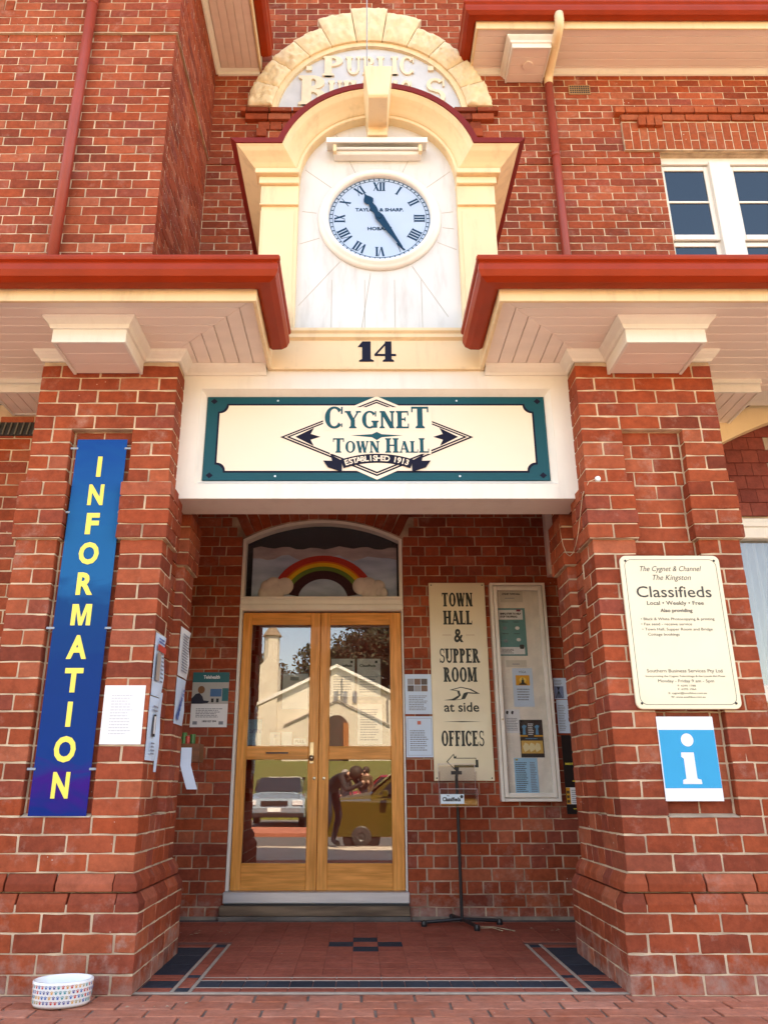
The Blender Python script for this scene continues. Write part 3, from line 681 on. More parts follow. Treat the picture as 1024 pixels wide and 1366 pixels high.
# name board
nb = thing('town_hall_sign', 'cream and teal board lettered Cygnet Town Hall, established 1913', 'sign', (CX, 4.41, SZ0))
Y0 = 4.398
box('board', M_TEAL, nb, SX0+.003, SX1-.003, Y0, 4.423, SZ0+.003, SZ1-.003, .001)
W, Hh = SX1-SX0, SZ1-SZ0
ix0, ix1, iz0, iz1 = SX0+.085, SX1-.085, SZ0+.065, SZ1-.065
q = .055
def notch(x0, x1, z0, z1, q):
    P = []
    for cx, cz, a0 in ((x0, z0, 90), (x1, z0, 180), (x1, z1, 270), (x0, z1, 0)):
        P += [(cx+q*math.cos(R(a0-t)), cz+q*math.sin(R(a0-t))) for t in range(0, 91, 15)]
    return P
MB().prism(notch(ix0-.012, ix1+.012, iz0-.012, iz1+.012, q), Y0-.0012, Y0, 'y').build('navy_line', M_NAVY, nb)
MB().prism(notch(ix0, ix1, iz0, iz1, q), Y0-.0024, Y0, 'y').build('cream_field', M_SIGNCREAM, nb)
for cx, cz in ((SX0+.045, SZ0+.035), (SX1-.045, SZ0+.035), (SX0+.045, SZ1-.035), (SX1-.045, SZ1-.035)):
    MB().prism([(cx, cz-.02), (cx+.022, cz), (cx, cz+.02), (cx-.022, cz)], Y0-.001, Y0, 'y').build('corner_motif', M_NAVY, nb)
dc = (CX-.005, (SZ0+SZ1)/2+.003)
def diamond(hw, hh, y, m, nm): MB().prism([(dc[0]-hw, dc[1]), (dc[0], dc[1]-hh), (dc[0]+hw, dc[1]), (dc[0], dc[1]+hh)], y-.001, y, 'y').build(nm, m, nb)
diamond(.60, .285, Y0-.0024, M_SIGNCREAM, 'diamond_field')
for hw, hh, m in ((.60, .262, M_NAVY), (.575, .251, M_SIGNCREAM), (.562, .245, M_NAVY), (.538, .234, M_SIGNCREAM)):
    Y0 -= .0009; diamond(hw, hh, Y0-.0024, m, 'diamond_line' if m is M_NAVY else 'diamond_field')
yy = Y0-.0036
for s_ in (-1, 1):
    c = dc[0]+s_*.535
    MB().prism([(c-s_*.03, dc[1]), (c-s_*.145, dc[1]+.062), (c-s_*.125, dc[1]+.02), (c-s_*.185, dc[1]), (c-s_*.125, dc[1]-.02), (c-s_*.145, dc[1]-.062)], yy-.001, yy, 'y').build('diamond_ornament', M_NAVY, nb)
# lettering sits on small clear cream patches
MB().box(dc[0]-.335, dc[0]+.345, yy-.0008, yy, dc[1]+.045, dc[1]+.205).build('cream_field', M_SIGNCREAM, nb)
MB().box(dc[0]-.29, dc[0]+.335, yy-.0007, yy, dc[1]-.115, dc[1]-.030).build('cream_field', M_SIGNCREAM, nb)
serif_text('lettering', 'CYGNET', M_TEAL, nb, dc[0], dc[1]+.058, .150, .66, yy-.0009, caps=.80)
serif_text('lettering', 'TOWN HALL', M_TEAL, nb, dc[0]+.025, dc[1]-.108, .098, .60, yy-.0009, caps=.80)
MB().prism([(dc[0]-.16, dc[1]+.01), (dc[0]-.03, dc[1]-.003), (dc[0], dc[1]-.022), (dc[0]+.03, dc[1]-.003), (dc[0]+.16, dc[1]+.01), (dc[0]+.03, dc[1]+.018), (dc[0], dc[1]+.034), (dc[0]-.03, dc[1]+.018)], yy-.0009, yy, 'y').build('centre_ornament', M_TEAL, nb)
RB = .62; rc = (dc[0], dc[1]-.185-RB+.035)
pts = [(rc[0]+(RB+.035)*math.sin(R(a)), rc[1]+(RB+.035)*math.cos(R(a))) for a in range(-20, 21, 2)]+[(rc[0]+(RB-.025)*math.sin(R(a)), rc[1]+(RB-.025)*math.cos(R(a))) for a in range(20, -21, -2)]
MB().prism(pts, yy-.0018, yy, 'y').build('ribbon', M_NAVY, nb)
for s_ in (-1, 1):
    x = rc[0]+s_*.215
    MB().prism([(x, rc[1]+RB-.085), (x+s_*.085, rc[1]+RB-.055), (x+s_*.115, rc[1]+RB-.01), (x+s_*.06, rc[1]+RB-.012), (x+s_*.07, rc[1]+RB+.03), (x, rc[1]+RB-.01)], yy-.0014, yy, 'y').build('ribbon_tail', M_NAVY, nb)
for i, ch in enumerate('ESTABLISHED 1913'):
    if ch == ' ': continue
    a = R(-17.2+i*2.29)
    text('lettering', ch, M_SIGNCREAM, nb, rc[0]+(RB-.012)*math.sin(a), rc[1]+(RB-.012)*math.cos(a), .036, None, yy-.0018, .0012, .0005, ang=-a)
for fx in (.21, .5, .74):
    for zz in (SZ0+.03, SZ1-.03):
        if fx != .5: MB().lathe([(0, .003), (.006, .002), (.007, 0)], (SX0+W*fx, 4.3979, zz), 10, 'y').build('screw', M_ALU, nb)

# ------------------------------------------------------------ board 14
fb = thing('number_board', 'cream fascia board with the dark blue number 14', 'number board', (CX, 4.35, 3.41))
box('board', M_CREAM, fb, -.585, .78, 4.345, 4.50, 3.41, 3.66, .003)
MB().prism([(4.345, 3.625), (4.325, 3.64), (4.325, 3.665), (4.31, 3.68), (4.31, 3.70), (4.41, 3.70), (4.41, 3.625)], -.47, .68, 'x').build('top_moulding', M_CREAM, fb)
MB().prism([(4.345, 3.41), (4.333, 3.412), (4.333, 3.428), (4.345, 3.434)], -.585, .78, 'x').build('bottom_bead', M_CREAM, fb)
serif_text('numeral', '1', M_NAVY, fb, .028, 3.47, .148, .105, 4.345, .003); serif_text('numeral', '4', M_NAVY, fb, .152, 3.47, .148, .145, 4.345, .003)

# ------------------------------------------------------------ lower eaves
SOF = 3.44
def eave(side):
    lab = 'left' if side < 0 else 'right'
    xc = -.572 if side < 0 else .752            # fascia return
    xe = -4.6 if side < 0 else 5.2
    root = thing('porch_eave', f'lower {lab} eave with cream fascia and boarded soffit', 'eave', ((xc+xe)/2, 4, 3.41), group='lower eaves of the porch')
    s = -side                                    # direction towards the centre
    a, b = sorted((xc, xe)); box('fascia', M_CREAM, root, a, b, 3.60, 3.622, 3.41, 3.60, .003)
    a, b = sorted((xc, xc-s*.022)); box('fascia_return', M_CREAM, root, a, b, 3.6225, 4.355, 3.41, 3.60, .003)
    # soffit boards, mitred at the corner
    for k in range(12):
        o0, o1 = .024+k*.088, .024+(k+1)*.088-.004
        y0, y1 = 3.60+o0, 3.60+o1
        if y1 > 4.88: break
        xa0, xa1 = xc-s*o0, xc-s*o1
        if k < 8:
            MB().prism([(xa0, y0), (xe, y0), (xe, y1), (xa1, y1)], SOF, SOF+.015, 'z').build('soffit_board', M_SOFFIT, root, .0035)
            MB().prism([(xa0, y0+.004*0), (xa1, y1), (xa1, 4.38), (xa0, 4.38)], SOF, SOF+.015, 'z').build('soffit_board', M_SOFFIT, root, .0035)
        else:
            x0_ = -1.96 if side < 0 else 2.145
            MB().prism([(x0_, y0), (xe, y0), (xe, y1), (x0_, y1)], SOF, SOF+.015, 'z').build('soffit_board', M_SOFFIT, root, .0035)
    a, b = sorted((xc-s*.02, xe)); MB().box(a, b, 3.62, 4.92, SOF+.016, SOF+.03).build('soffit_backing', M_WHITE, root)  # white backing imitates light caught in the grooves between the boards
    # cornice moulding round pillar top and beam
    px_in = -1.12 if side < 0 else 1.305; px_out = -1.95 if side < 0 else 2.135
    path = [(xc-s*.03, 4.36), (px_in, 4.36), (px_in, 4.19), (px_out, 4.19), (px_out, 4.50)]
    prof = [(0, 3.375), (.012, 3.378), (.018, 3.392), (.04, 3.412), (.05, 3.425), (.055, 3.4395)]
    rows = []
    def offp(i, o):
        sg = side
        P = [Vector((*p, 0)) for p in path]
        def nrm(j):
            d = (P[j+1]-P[j]).normalized(); return Vector((d.y, -d.x, 0))*(1 if side > 0 else -1)
        if i == 0: n = nrm(0)
        elif i == len(P)-1: n = nrm(i-1)
        else: n = nrm(i-1)+nrm(i)
        return P[i]+n*o
    for o, z in prof: rows.append([(offp(i, o).x, offp(i, o).y, z) for i in range(len(path))])
    MB().grid(rows).build('cornice_moulding', M_WHITE, root, fixn=False)
    # roof sheet
    a, b = sorted((xc+s*.05, xe)); MB().prism([(3.56, 3.60), (6.29, 4.62), (6.29, 4.58), (3.60, 3.575)], a, b, 'x').build('roof_sheet', M_RED, root)
    # gutter
    gr = thing('gutter', f'glossy red gutter along the lower {lab} eave', 'gutter', ((xc+xe)/2, 3.5, 3.48), group='red roof gutters')
    gp = [(.0, 3.485), (.02, 3.472), (.075, 3.474), (.108, 3.492), (.122, 3.525), (.120, 3.560), (.112, 3.578), (.126, 3.586), (.130, 3.600), (.128, 3.612), (.118, 3.612), (.112, 3.590), (.02, 3.585), (0, 3.60)]
    rows = []
    for o, z in gp: rows.append([(xe, 3.598-o, z), (xc+s*(o+.002), 3.598-o, z), (xc+s*(o+.002), 4.20, z)])
    MB().grid(rows).build('trough', M_RED, gr, fixn=False, smooth=False)
    MB().prism([(xc+s*(o+.002), z) for o, z in gp[:10]]+[(xc+s*.002, 3.60)], 4.199, 4.205, 'y').build('stop_end', M_RED, gr)
    mb = MB(); kp = 3.598
    mb.grid([[(xc+s*(o*1.02+.003), 3.6-o*1.02-.001, z-.001 if z < 3.5 else z) for o, z in gp[:9]], [(xc+s*(o*1.02+.003)-s*.03, 3.6-o*1.02-.001, z-.001 if z < 3.5 else z) for o, z in gp[:9]]])
    mb.grid([[(xc+s*(o*1.02+.003), 3.6-o*1.02-.001, z-.001 if z < 3.5 else z) for o, z in gp[:9]], [(xc+s*(o*1.02+.003), 3.6-o*1.02+.03, z-.001 if z < 3.5 else z) for o, z in gp[:9]]])
    mb.build('corner_joint', M_RED, gr, fixn=False)
    return root
eave(-1); eave(1)
# modillion blocks under the eaves, over each pillar
def modillion(x0, x1, y0, yb, zb, zt, label, name='eave_bracket', mould=.055):
    r = thing(name, label, 'bracket', ((x0+x1)/2, (y0+yb)/2, zb), group='box brackets under the eaves')
    t = .018
    box('front_board', M_WHITE, r, x0, x1, y0, y0+t, zb, zt, .002)
    box('side_board', M_WHITE, r, x0, x0+t, y0+t+.0005, yb, zb, zt, .002); box('side_board', M_WHITE, r, x1-t, x1, y0+t+.0005, yb, zb, zt, .002)
    n = max(3, int((yb-y0-t)/.088)); d = (yb-y0-t)/n
    for i in range(n): box('bottom_board', M_SOFFIT, r, x0+t+.001, x1-t-.001, y0+t+i*d+.002, y0+t+(i+1)*d-.002, zb+.008, zb+.02, .002)
    box('bottom_backing', M_SOFFIT, r, x0+t, x1-t, y0+t, yb, zb+.021, zb+.03, 0)
    pr = [(0, zt-.045), (.012, zt-.042), (.02, zt-.02), (.04, zt), (.05, zt+.012), (.052, zt+.0235)]
    MB().grid([[(x0-o, yb, z), (x0-o, y0-o, z), (x1+o, y0-o, z), (x1+o, yb, z)] for o, z in pr]).build('cap_moulding', M_WHITE, r, fixn=False)
    return r
modillion(-1.755, -1.335, 3.82, 4.188, 3.288, 3.415, 'white boxed bracket under the lower left eave above the blue board')
modillion(1.50, 1.955, 3.82, 4.188, 3.288, 3.415, 'white boxed bracket under the lower right eave above the classifieds sign')
# outrigger boxes beyond the pillars
def outrigger(x0, x1, y0, yb, label, open_side):
    r = thing('eave_beam_box', label, 'beam', ((x0+x1)/2, y0, 3.35), group='boxed beams beyond the porch pillars')
    box('front_board', M_WHITE, r, x0, x1, y0, y0+.02, 3.353, 3.44, .002)
    MB().prism([(y0, 3.44), (y0, 3.425), (y0-.012, 3.422), (y0-.02, 3.41), (y0-.02, 3.44)], x0, x1, 'x').build('cap_moulding', M_WHITE, r)
    n = 6
    for i in range(n):
        w_ = (x1-x0-.02)/n; box('bottom_board', M_SOFFIT, r, x0+.01+i*w_+.002, x0+.01+(i+1)*w_-.002, y0+.022, yb-.02, 3.36, 3.375, .002)
    xa = x0 if open_side < 0 else x1-.02; box('side_board', M_WHITE, r, xa, xa+.02, y0+.0205, yb, 3.353, 3.439, .002)
    box('end_strip', M_WHITE, r, x0+.021, x1-.021, yb-.02, yb, 3.355, 3.439, .002)
outrigger(-2.43, -1.955, 4.53, 4.875, 'cream boxed beam left of the left pillar under the eave', -1)
outrigger(2.140, 2.62, 4.53, 5.10, 'cream boxed beam right of the right pillar under the eave', 1)

# ------------------------------------------------------------ clock surround
cs = thing('clock_surround', 'cream timber clock surround with arched maroon hood', 'clock surround', (CX+.01, 4.4, 3.66))
HX = .113
box('back_panel', M_PANEL, cs, -.445, .672, 4.40, 4.42, 3.66, 5.55, 0)
# thin radiating joints of the panel sheets
MJ = mat('joint_grey', (.48, .43, .36), .8)
for a in (8, 40, 68, 112, 140, 172, 200, 232, 262, 300, 335, -8):
    r0, r1 = .44, .9; ca, sa = math.cos(R(a)), math.sin(R(a))
    def lim(r): return (HX+.01+r*ca, 4.62+r*sa)
    while r1 > .45 and (abs(lim(r1)[0]-HX) > .54 or (lim(r1)[1] > 4.93 and math.hypot(lim(r1)[0]-HX, lim(r1)[1]-4.93) > .54)): r1 -= .02
    p, q_ = lim(r0), lim(r1); nx, nz_ = -sa*.0016, ca*.0016
    if r1 > r0+.04: MB().prism([(p[0]+nx, p[1]+nz_), (p[0]-nx, p[1]-nz_), (q_[0]-nx, q_[1]-nz_), (q_[0]+nx, q_[1]+nz_)], 4.3985, 4.4005, 'y').build('panel_joint', MJ, cs)
for xx in (-.2, .02, .22, .40): MB().box(xx, xx+.003, 4.3985, 4.4005, 3.70, 4.13).build('panel_joint', MJ, cs)
for s_ in (-1, 1):
    f = lambda a, b: tuple(sorted((HX+s_*a, HX+s_*b)))
    x0, x1 = f(.55, .805); box('pilaster', M_CREAM, cs, x0, x1, 4.355, 4.41, 3.66, 4.90, .003)
    x0, x1 = f(.575, .79); box('pilaster_panel', M_CREAM, cs, x0, x1, 4.350, 4.3555, 3.70, 4.66, .002)
    x0, x1 = f(.548, .815); box('necking', M_CREAM, cs, x0, x1, 4.335, 4.41, 4.70, 4.712, .002)
    x0, x1 = f(.549, .812); box('capital', M_CREAM, cs, x0, x1, 4.343, 4.41, 4.7125, 4.87, .003)
    x0, x1 = f(.547, .825); box('capital_band', M_CREAM, cs, x0, x1, 4.32, 4.41, 4.871, 4.93, .004)
    x0, x1 = f(.545, .85); box('capital_top', M_CREAM, cs, x0, x1, 4.285, 4.41, 4.931, 4.972, .004)
    x0, x1 = f(.80, .815); box('cheek', M_CREAM, cs, x0, x1, 4.40, 6.28, 3.9, 5.0, 0)
# hood: swept profile
def hood_rows(prof):
    rows = []
    for dr, df in prof:
        z = 4.972+dr; rr = .545+dr; zc_ = 4.93; ex = .83+dr*1.06; yf = 4.345-df
        xj = math.sqrt(max(rr*rr-(z-zc_)**2, 0)); a0 = math.atan2(z-zc_, xj)
        row = [(HX-ex, 6.28, z), (HX-ex, yf, z)]
        row += [(HX+rr*math.cos(math.pi-(a0+(math.pi-2*a0)*t/28)), yf, zc_+rr*math.sin(math.pi-(a0+(math.pi-2*a0)*t/28))) for t in range(29)]
        row += [(HX+ex, yf, z), (HX+ex, 6.28, z)]
        rows.append(row)
    return rows
cove = [(0, -.06), (0, .0), (.004, .012), (.022, .014), (.026, .024), (.036, .035), (.055, .052), (.080, .078), (.105, .108), (.125, .126), (.133, .135), (.140, .136)]
MB().grid(hood_rows(cove)).build('hood_cove', M_CREAM, cs, fixn=False, smooth=False)
trim = [(.140, .134), (.140, .146), (.172, .150), (.178, .150), (.180, .12), (.180, -2.0)]
MB().grid(hood_rows(trim[:5]+[(.182, -1.9)])).build('hood_trim', M_TRIM, cs, fixn=False)
# keystone
kb = MB(); pr = [(3.985, 5.565), (3.985, 5.31), (4.00, 5.295), (4.27, 5.315), (4.27, 5.262), (4.41, 5.262), (4.41, 5.60)]
wd = lambda z: .062+(z-5.26)*.115
kb.v = [(HX-wd(z), y, z) for y, z in pr]+[(HX+wd(z), y, z) for y, z in pr]; k = len(pr)
kb.f = [tuple(range(k)), tuple(range(k, 2*k))[::-1]]+[(i, k+i, k+(i+1) % k, (i+1) % k) for i in range(k)]
kb.build('keystone', M_CREAM, cs, .004)
box('keystone_foot', M_CREAM, cs, HX-.070, HX+.070, 4.255, 4.41, 5.235, 5.2615, .002)

# clock
ck = thing('wall_clock', 'round white rimmed clock with pale blue dial at five to half past ten', 'clock', (HX+.012, 4.39, 4.25))
CC = (HX+.012, 4.398, 4.625)
MB().lathe([(.352, .0), (.352, .03), (.358, .042), (.372, .05), (.385, .048), (.395, .035), (.405, .03), (.418, .026), (.425, .012), (.425, 0)], CC, 64, 'y').build('rim', M_WHITE, ck, smooth=True)
MB().lathe([(.0001, .010), (.354, .010)], CC, 64, 'y').build('dial', M_DIAL, ck)
yk = CC[1]-.0105
tr = MB()
for i in range(60):
    a = R(i*6+3); 
for i in range(60):
    a = R(i*6); ca, sa = math.cos(a), math.sin(a); wv = .0035
    p = lambda r, o: (CC[0]+r*sa+o*ca, CC[2]+r*ca-o*sa)
    tr.prism([p(.325, -wv), p(.325, wv), p(.344, wv), p(.344, -wv)], yk-.001, yk, 'y')
for r in (.325, .345):
    tr.prism([(CC[0]+(r-.0015)*math.cos(R(t)), CC[2]+(r-.0015)*math.sin(R(t))) for t in range(0, 361, 6)]+[(CC[0]+(r+.0015)*math.cos(R(t)), CC[2]+(r+.0015)*math.sin(R(t))) for t in range(360, -1, -6)], yk-.0014, yk, 'y')
tr.build('minute_track', M_NUM, ck)
ROM = ['XII', 'I', 'II', 'III', 'IIII', 'V', 'VI', 'VII', 'VIII', 'IX', 'X', 'XI']
for i, s_ in enumerate(ROM):
    a = R(i*30); mb = MB(); x = 0; polys = []
    for ch in s_:
        if ch == 'I': polys.append([(x, 0), (x+.013, 0), (x+.013, .075), (x, .075)]); polys.append([(x-.004, 0), (x+.017, 0), (x+.017, .004), (x-.004, .004)]); polys.append([(x-.004, .071), (x+.017, .071), (x+.017, .075), (x-.004, .075)]); x += .022
        elif ch == 'V': polys.append([(x+.014, 0), (x+.026, 0), (x+.012, .075), (x-.002, .075)]); polys.append([(x+.018, 0), (x+.022, 0), (x+.040, .075), (x+.036, .075)]); x += .044
        elif ch == 'X': polys.append([(x+.026, 0), (x+.04, 0), (x+.012, .075), (x-.002, .075)]); polys.append([(x-.001, 0), (x+.004, 0), (x+.039, .075), (x+.034, .075)]); x += .044
    w_ = x-.006; e = 0
    for p_ in polys:
        e += .00008; P2 = []
        for u, v in p_:
            u -= w_/2; v += .238; P2.append((CC[0]+v*math.sin(a)+u*math.cos(a), CC[2]+v*math.cos(a)-u*math.sin(a)))
        mb.prism(P2, yk-.001-e, yk, 'y')
    mb.build('numeral', M_NUM, ck)
text('dial_lettering', 'TAYLOR & SHARP.', M_NUM, ck, CC[0], CC[2]+.062, .026, .335, yk, .0012, .0006)
text('dial_lettering', 'HOBART', M_NUM, ck, CC[0], CC[2]-.098, .026, .165, yk, .0012, .0006)
def hand(name, ang, pts, y):
    mb = MB(); a = R(ang)
    full = [(u, v) for u, v in pts]+[(-u, v) for u, v in pts[::-1]]
    mb.prism([(CC[0]+v*math.sin(a)+u*math.cos(a), CC[2]+v*math.cos(a)-u*math.sin(a)) for u, v in full], y-.003, y, 'y'); mb.build(name, M_NUM, ck)
hand('hour_hand', -27, [(.0, .235), (.008, .21), (.028, .185), (.036, .165), (.026, .145), (.016, .135), (.022, .10), (.022, .07), (.016, .05), (.024, .0), (.014, -.02)], CC[1]-.02)
hand('minute_hand', 149, [(0, .302), (.006, .29), (.014, .18), (.022, .10), (.026, .04), (.03, 0), (.02, -.04), (0, -.06)], CC[1]-.026)
MB().lathe([(0.0001, .034), (.012, .034), (.016, .028), (.016, .01)], CC, 16, 'y').build('hand_boss', M_NUM, ck)

# strip light above the clock
ll = thing('strip_light', 'white strip light fitting fixed above the clock', 'light fitting', (HX, 4.3, 4.99))
MB().prism([(4.27, 5.185), (4.27, 5.228), (4.40, 5.24), (4.40, 5.232), (4.282, 5.218), (4.28, 5.185)], HX-.36, HX+.35, 'x').build('cover', M_WHITE, ll)
box('batten', M_WHITE, ll, HX-.31, HX+.31, 4.33, 4.3995, 5.135, 5.185, .006)
MB().tube([(HX-.29, 4.315, 5.172), (HX+.29, 4.315, 5.172)], .010, 10).build('lamp_tube', M_PAPER, ll)
for s_ in (-1, 1): box('end_bracket', M_CREAM, ll, HX+s_*.30-.012, HX+s_*.30+.012, 4.285, 4.3195, 5.12, 5.18, .002)

# ------------------------------------------------------------ stone arch PUBLIC BUILDINGS
sa_ = thing('stone_arch', 'cream rock-faced stone arch around the words Public Buildings', 'stone arch', (ARX, 6.2, 7.6))
MB().prism([(ARX+1.02*math.cos(R(a)), ARZ+1.02*math.sin(R(a))) for a in range(4, 177, 4)]+[(ARX-1.0, 7.60), (ARX+1.0, 7.60)], 6.262, 6.30, 'y').build('tympanum', mat('pale_blue_render', (.60, .63, .67), .8, .06, 6, .3, 50), sa_)
rnd = random.Random(3)
nv = 11; a0, a1 = 4.5, 175.5
outer = [1.28, 1.27, 1.285, 1.30, 1.44, 1.50, 1.44, 1.30, 1.285, 1.27, 1.28]
for i in range(nv):
    b0 = a0+(a1-a0)*i/nv+.22; b1 = a0+(a1-a0)*(i+1)/nv-.22; r0, r1 = 1.02, outer[i]; nr, na = 12, 12
    rows = []
    V = MB(); yf = 6.20
    for ir in range(nr+1):
        row = []
        for ia in range(na+1):
            a = R(b0+(b1-b0)*ia/na); r = r0+(r1-r0)*ir/nr
            ed = ir in (0, nr) or ia in (0, na)
            if i == 0 or i == nv-1: pass
            z = ARZ+r*math.sin(a); x = ARX+r*math.cos(a)
            if ed: r_ = 0
            bul = .0 if ed else -.010-rnd.random()*.042*min(1, .4+.2*min(ir, nr-ir, ia, na-ia))
            if not ed: x += rnd.uniform(-.008, .008); z += rnd.uniform(-.008, .008)
            elif ir == nr: x += rnd.uniform(-.008, .008); z += rnd.uniform(-.008, .008)
            row.append((x, yf+bul, max(z, 7.602)))
        rows.append(row)
    V.grid(rows)
    per = [rows[0][k] for k in range(na+1)]+[rows[k][na] for k in range(1, nr+1)]+[rows[nr][k] for k in range(na-1, -1, -1)]+[rows[k][0] for k in range(nr-1, 0, -1)]
    n0 = len(V.v); V.v += [tuple(p) for p in per]+[(p[0], 6.31, p[2]) for p in per]; k = len(per)
    V.f += [(n0+j, n0+(j+1) % k, n0+k+(j+1) % k, n0+k+j) for j in range(k)]
    V.build('voussoir', M_STONE, sa_, smooth=True)
MB().prism([(ARX+1.021*math.cos(R(a)), ARZ+1.021*math.sin(R(a))) for a in range(5, 176, 5)]+[(ARX+.965*math.cos(R(a)), ARZ+.965*math.sin(R(a))) for a in range(175, 4, -5)], 6.225, 6.29, 'y').build('inner_band', M_STONE, sa_)
serif_text('lettering', 'B', M_LETTER, sa_, -.50, 7.66, .40, .33, 6.262, .022)
serif_text('lettering', 'UILDING', M_LETTER, sa_, .10, 7.66, .33, 1.02-.12, 6.262, .022)
serif_text('lettering', 'S', M_LETTER, sa_, .78, 7.68, .34, .24, 6.262, .022)
serif_text('lettering', 'P', M_LETTER, sa_, -.30, 8.06, .28, .24, 6.262, .022); 
serif_text('lettering', 'UBLIC', M_LETTER, sa_, .20, 8.08, .25, .74, 6.262, .022)
for xx in (-.56, .74): MB().box(xx-.03, xx+.03, 6.235, 6.262, 8.13, 8.19).build('lettering', M_LETTER, sa_)
# brick corbels at the arch feet
ac = thing('arch_corbel', 'corbelled brick ledge under the stone arch', 'brickwork', (ARX, 6.25, 7.3))
B = Bricks(ac)
for p, q_ in cut(ARX-1.34, ARX+1.34, .24, 0): B.add((p+q_)/2, 6.275, 7.572, q_-p, .12, .05)
for s_ in (-1, 1):
    for k in range(3): B.add(ARX+s_*(1.18-k*.24), 6.30, 7.50, .23, .12, .076)
    for k in range(4): B.add(ARX+s_*(1.10-k*.125), 6.33, 7.405, .115, .12, .10, roll=0)
    B.add(ARX+s_*1.12, 6.31, 7.30, .10, .12, .10)
B.flush(60)
# wire stay in front of the keystone
tag(MB().tube([(.038, 4.1, 5.60), (.045, 4.4, 7.9)], .004, 6).build('stay_wire', mat('dull_wire', (.35, .34, .33), .5, metal=.6)), 'thin upright grey wire rising from the keystone past the stone arch', 'wire')

# ------------------------------------------------------------ upper eaves
US = 8.16
def upper_eave_right():
    r = thing('upper_eave', 'upper right eave with cream fascia and horizontal soffit boards', 'eave', (3.5, 6, US))
    x0, x1, y0 = 1.16, 6.5, 5.76
    box('fascia', M_CREAM, r, x0, x1, y0, y0+.02, US-.02, US+.17, .003); box('fascia_return', M_CREAM, r, x0, x0+.02, y0+.0205, 6.29, US-.02, US+.17, .003)
    for k in range(6):
        a = y0+.022+k*.087; box('soffit_board', M_SOFFIT, r, x0+.021, x1, a, a+.083, US, US+.015, .003)
    MB().box(x0+.02, x1, y0+.02, 6.3, US+.016, US+.03).build('soffit_backing', M_SOFFIT, r)
    MB().prism([(6.288, US-.055), (6.27, US-.05), (6.262, US-.02), (6.24, US-.0005), (6.288, US-.0005)], x0+.02, x1, 'x').build('cornice_moulding', M_WHITE, r)
    MB().prism([(5.7, 8.36), (10.5, 10.6), (10.5, 10.5), (5.7, 8.33)], x0, 9, 'x').build('roof_sheet', M_RED, r)
    g_ = thing('gutter', 'red gutter along the upper right eave', 'gutter', (3.5, 5.7, 8.25), group='red roof gutters')
    gp = [(.0, 8.235), (.02, 8.222), (.08, 8.225), (.112, 8.25), (.122, 8.29), (.115, 8.33), (.13, 8.345), (.13, 8.375), (.115, 8.375), (.11, 8.33), (0, 8.33)]
    MB().grid([[(x1, y0-o-.002, z), (x0-o-.002, y0-o-.002, z), (x0-o-.002, 6.285, z)] for o, z in gp]).build('trough', M_RED, g_, fixn=False)
    modillion(1.53, 1.93, 5.86, 6.285, 8.00, 8.10, 'white boxed bracket under the upper right eave beside the downpipe')
    MB().lathe([(.0001, .0), (.05, .0), (.055, .01)], (1.73, 6.07, 7.995), 16).build('knob', M_SOFFIT, r)
upper_eave_right()
def upper_eave_left():
    r = thing('upper_eave', 'upper left eave running along the brick bay towards the wall', 'eave', (-1.3, 5.5, US))
    x0, x1, ya, yb = -1.555, -1.09, 3.9, 6.27
    for k in range(5):
        a = x0+.06+k*.08; box('soffit_board', M_SOFFIT, r, a, a+.076, ya, yb-.03, US, US+.015, .003)
    MB().box(x0, x1, ya, yb, US+.016, US+.03).build('soffit_backing', M_SOFFIT, r)
    box('fascia', M_CREAM, r, x1, x1+.022, ya, yb, US-.02, US+.17, .003)
    MB().prism([(x0+.002, US-.055), (x0+.02, US-.05), (x0+.03, US-.02), (x0+.055, US), (x0+.002, US)], ya, yb, 'y').build('cornice_moulding', M_WHITE, r)
    MB().prism([(6.288, US-.055), (6.27, US-.05), (6.262, US-.02), (6.235, US), (6.288, US)], x0+.02, x1, 'x').build('end_moulding', M_WHITE, r)
    MB().box(-5.4, x1+.03, 4.3, 6.3, US+.171, US+.25).build('roof_sheet', M_RED, r)
    g_ = thing('gutter', 'red gutter along the upper left eave beside the stone arch', 'gutter', (-1, 5.2, 8.25), group='red roof gutters')
    gp = [(.0, 8.235), (.02, 8.222), (.08, 8.225), (.112, 8.25), (.122, 8.29), (.115, 8.33), (.13, 8.345), (.13, 8.375), (.115, 8.375), (.11, 8.33), (0, 8.33)]
    MB().grid([[(x1+.024+o, ya, z), (x1+.024+o, 6.15, z)] for o, z in gp]).build('trough', M_RED, g_, fixn=False)
    MB().prism([(x1+.024+o, z) for o, z in gp[:9]], 6.15, 6.155, 'y').build('stop_end', M_RED, g_)
upper_eave_left()
# main roof mass behind (casts the shade the photograph is taken in)
mr_ = MB(); mr_.prism([(6.30, 9.3), (6.55, 9.62), (12, 10.6), (20, 8.4), (20, 0), (6.56, 0), (6.56, 9.0), (6.30, 9.0)], -12, 12, 'x')
tag(mr_.build('main_roof', M_RED), kind='structure')
MB_ = MB().prism([(-1.6, 9.3), (1.35, 9.3), (1.35, 9.7), (.1, 10.4), (-1.6, 9.7)], 6.2, 6.5, 'y'); tag(MB_.build('parapet_wall', M_BRICK), kind='structure')

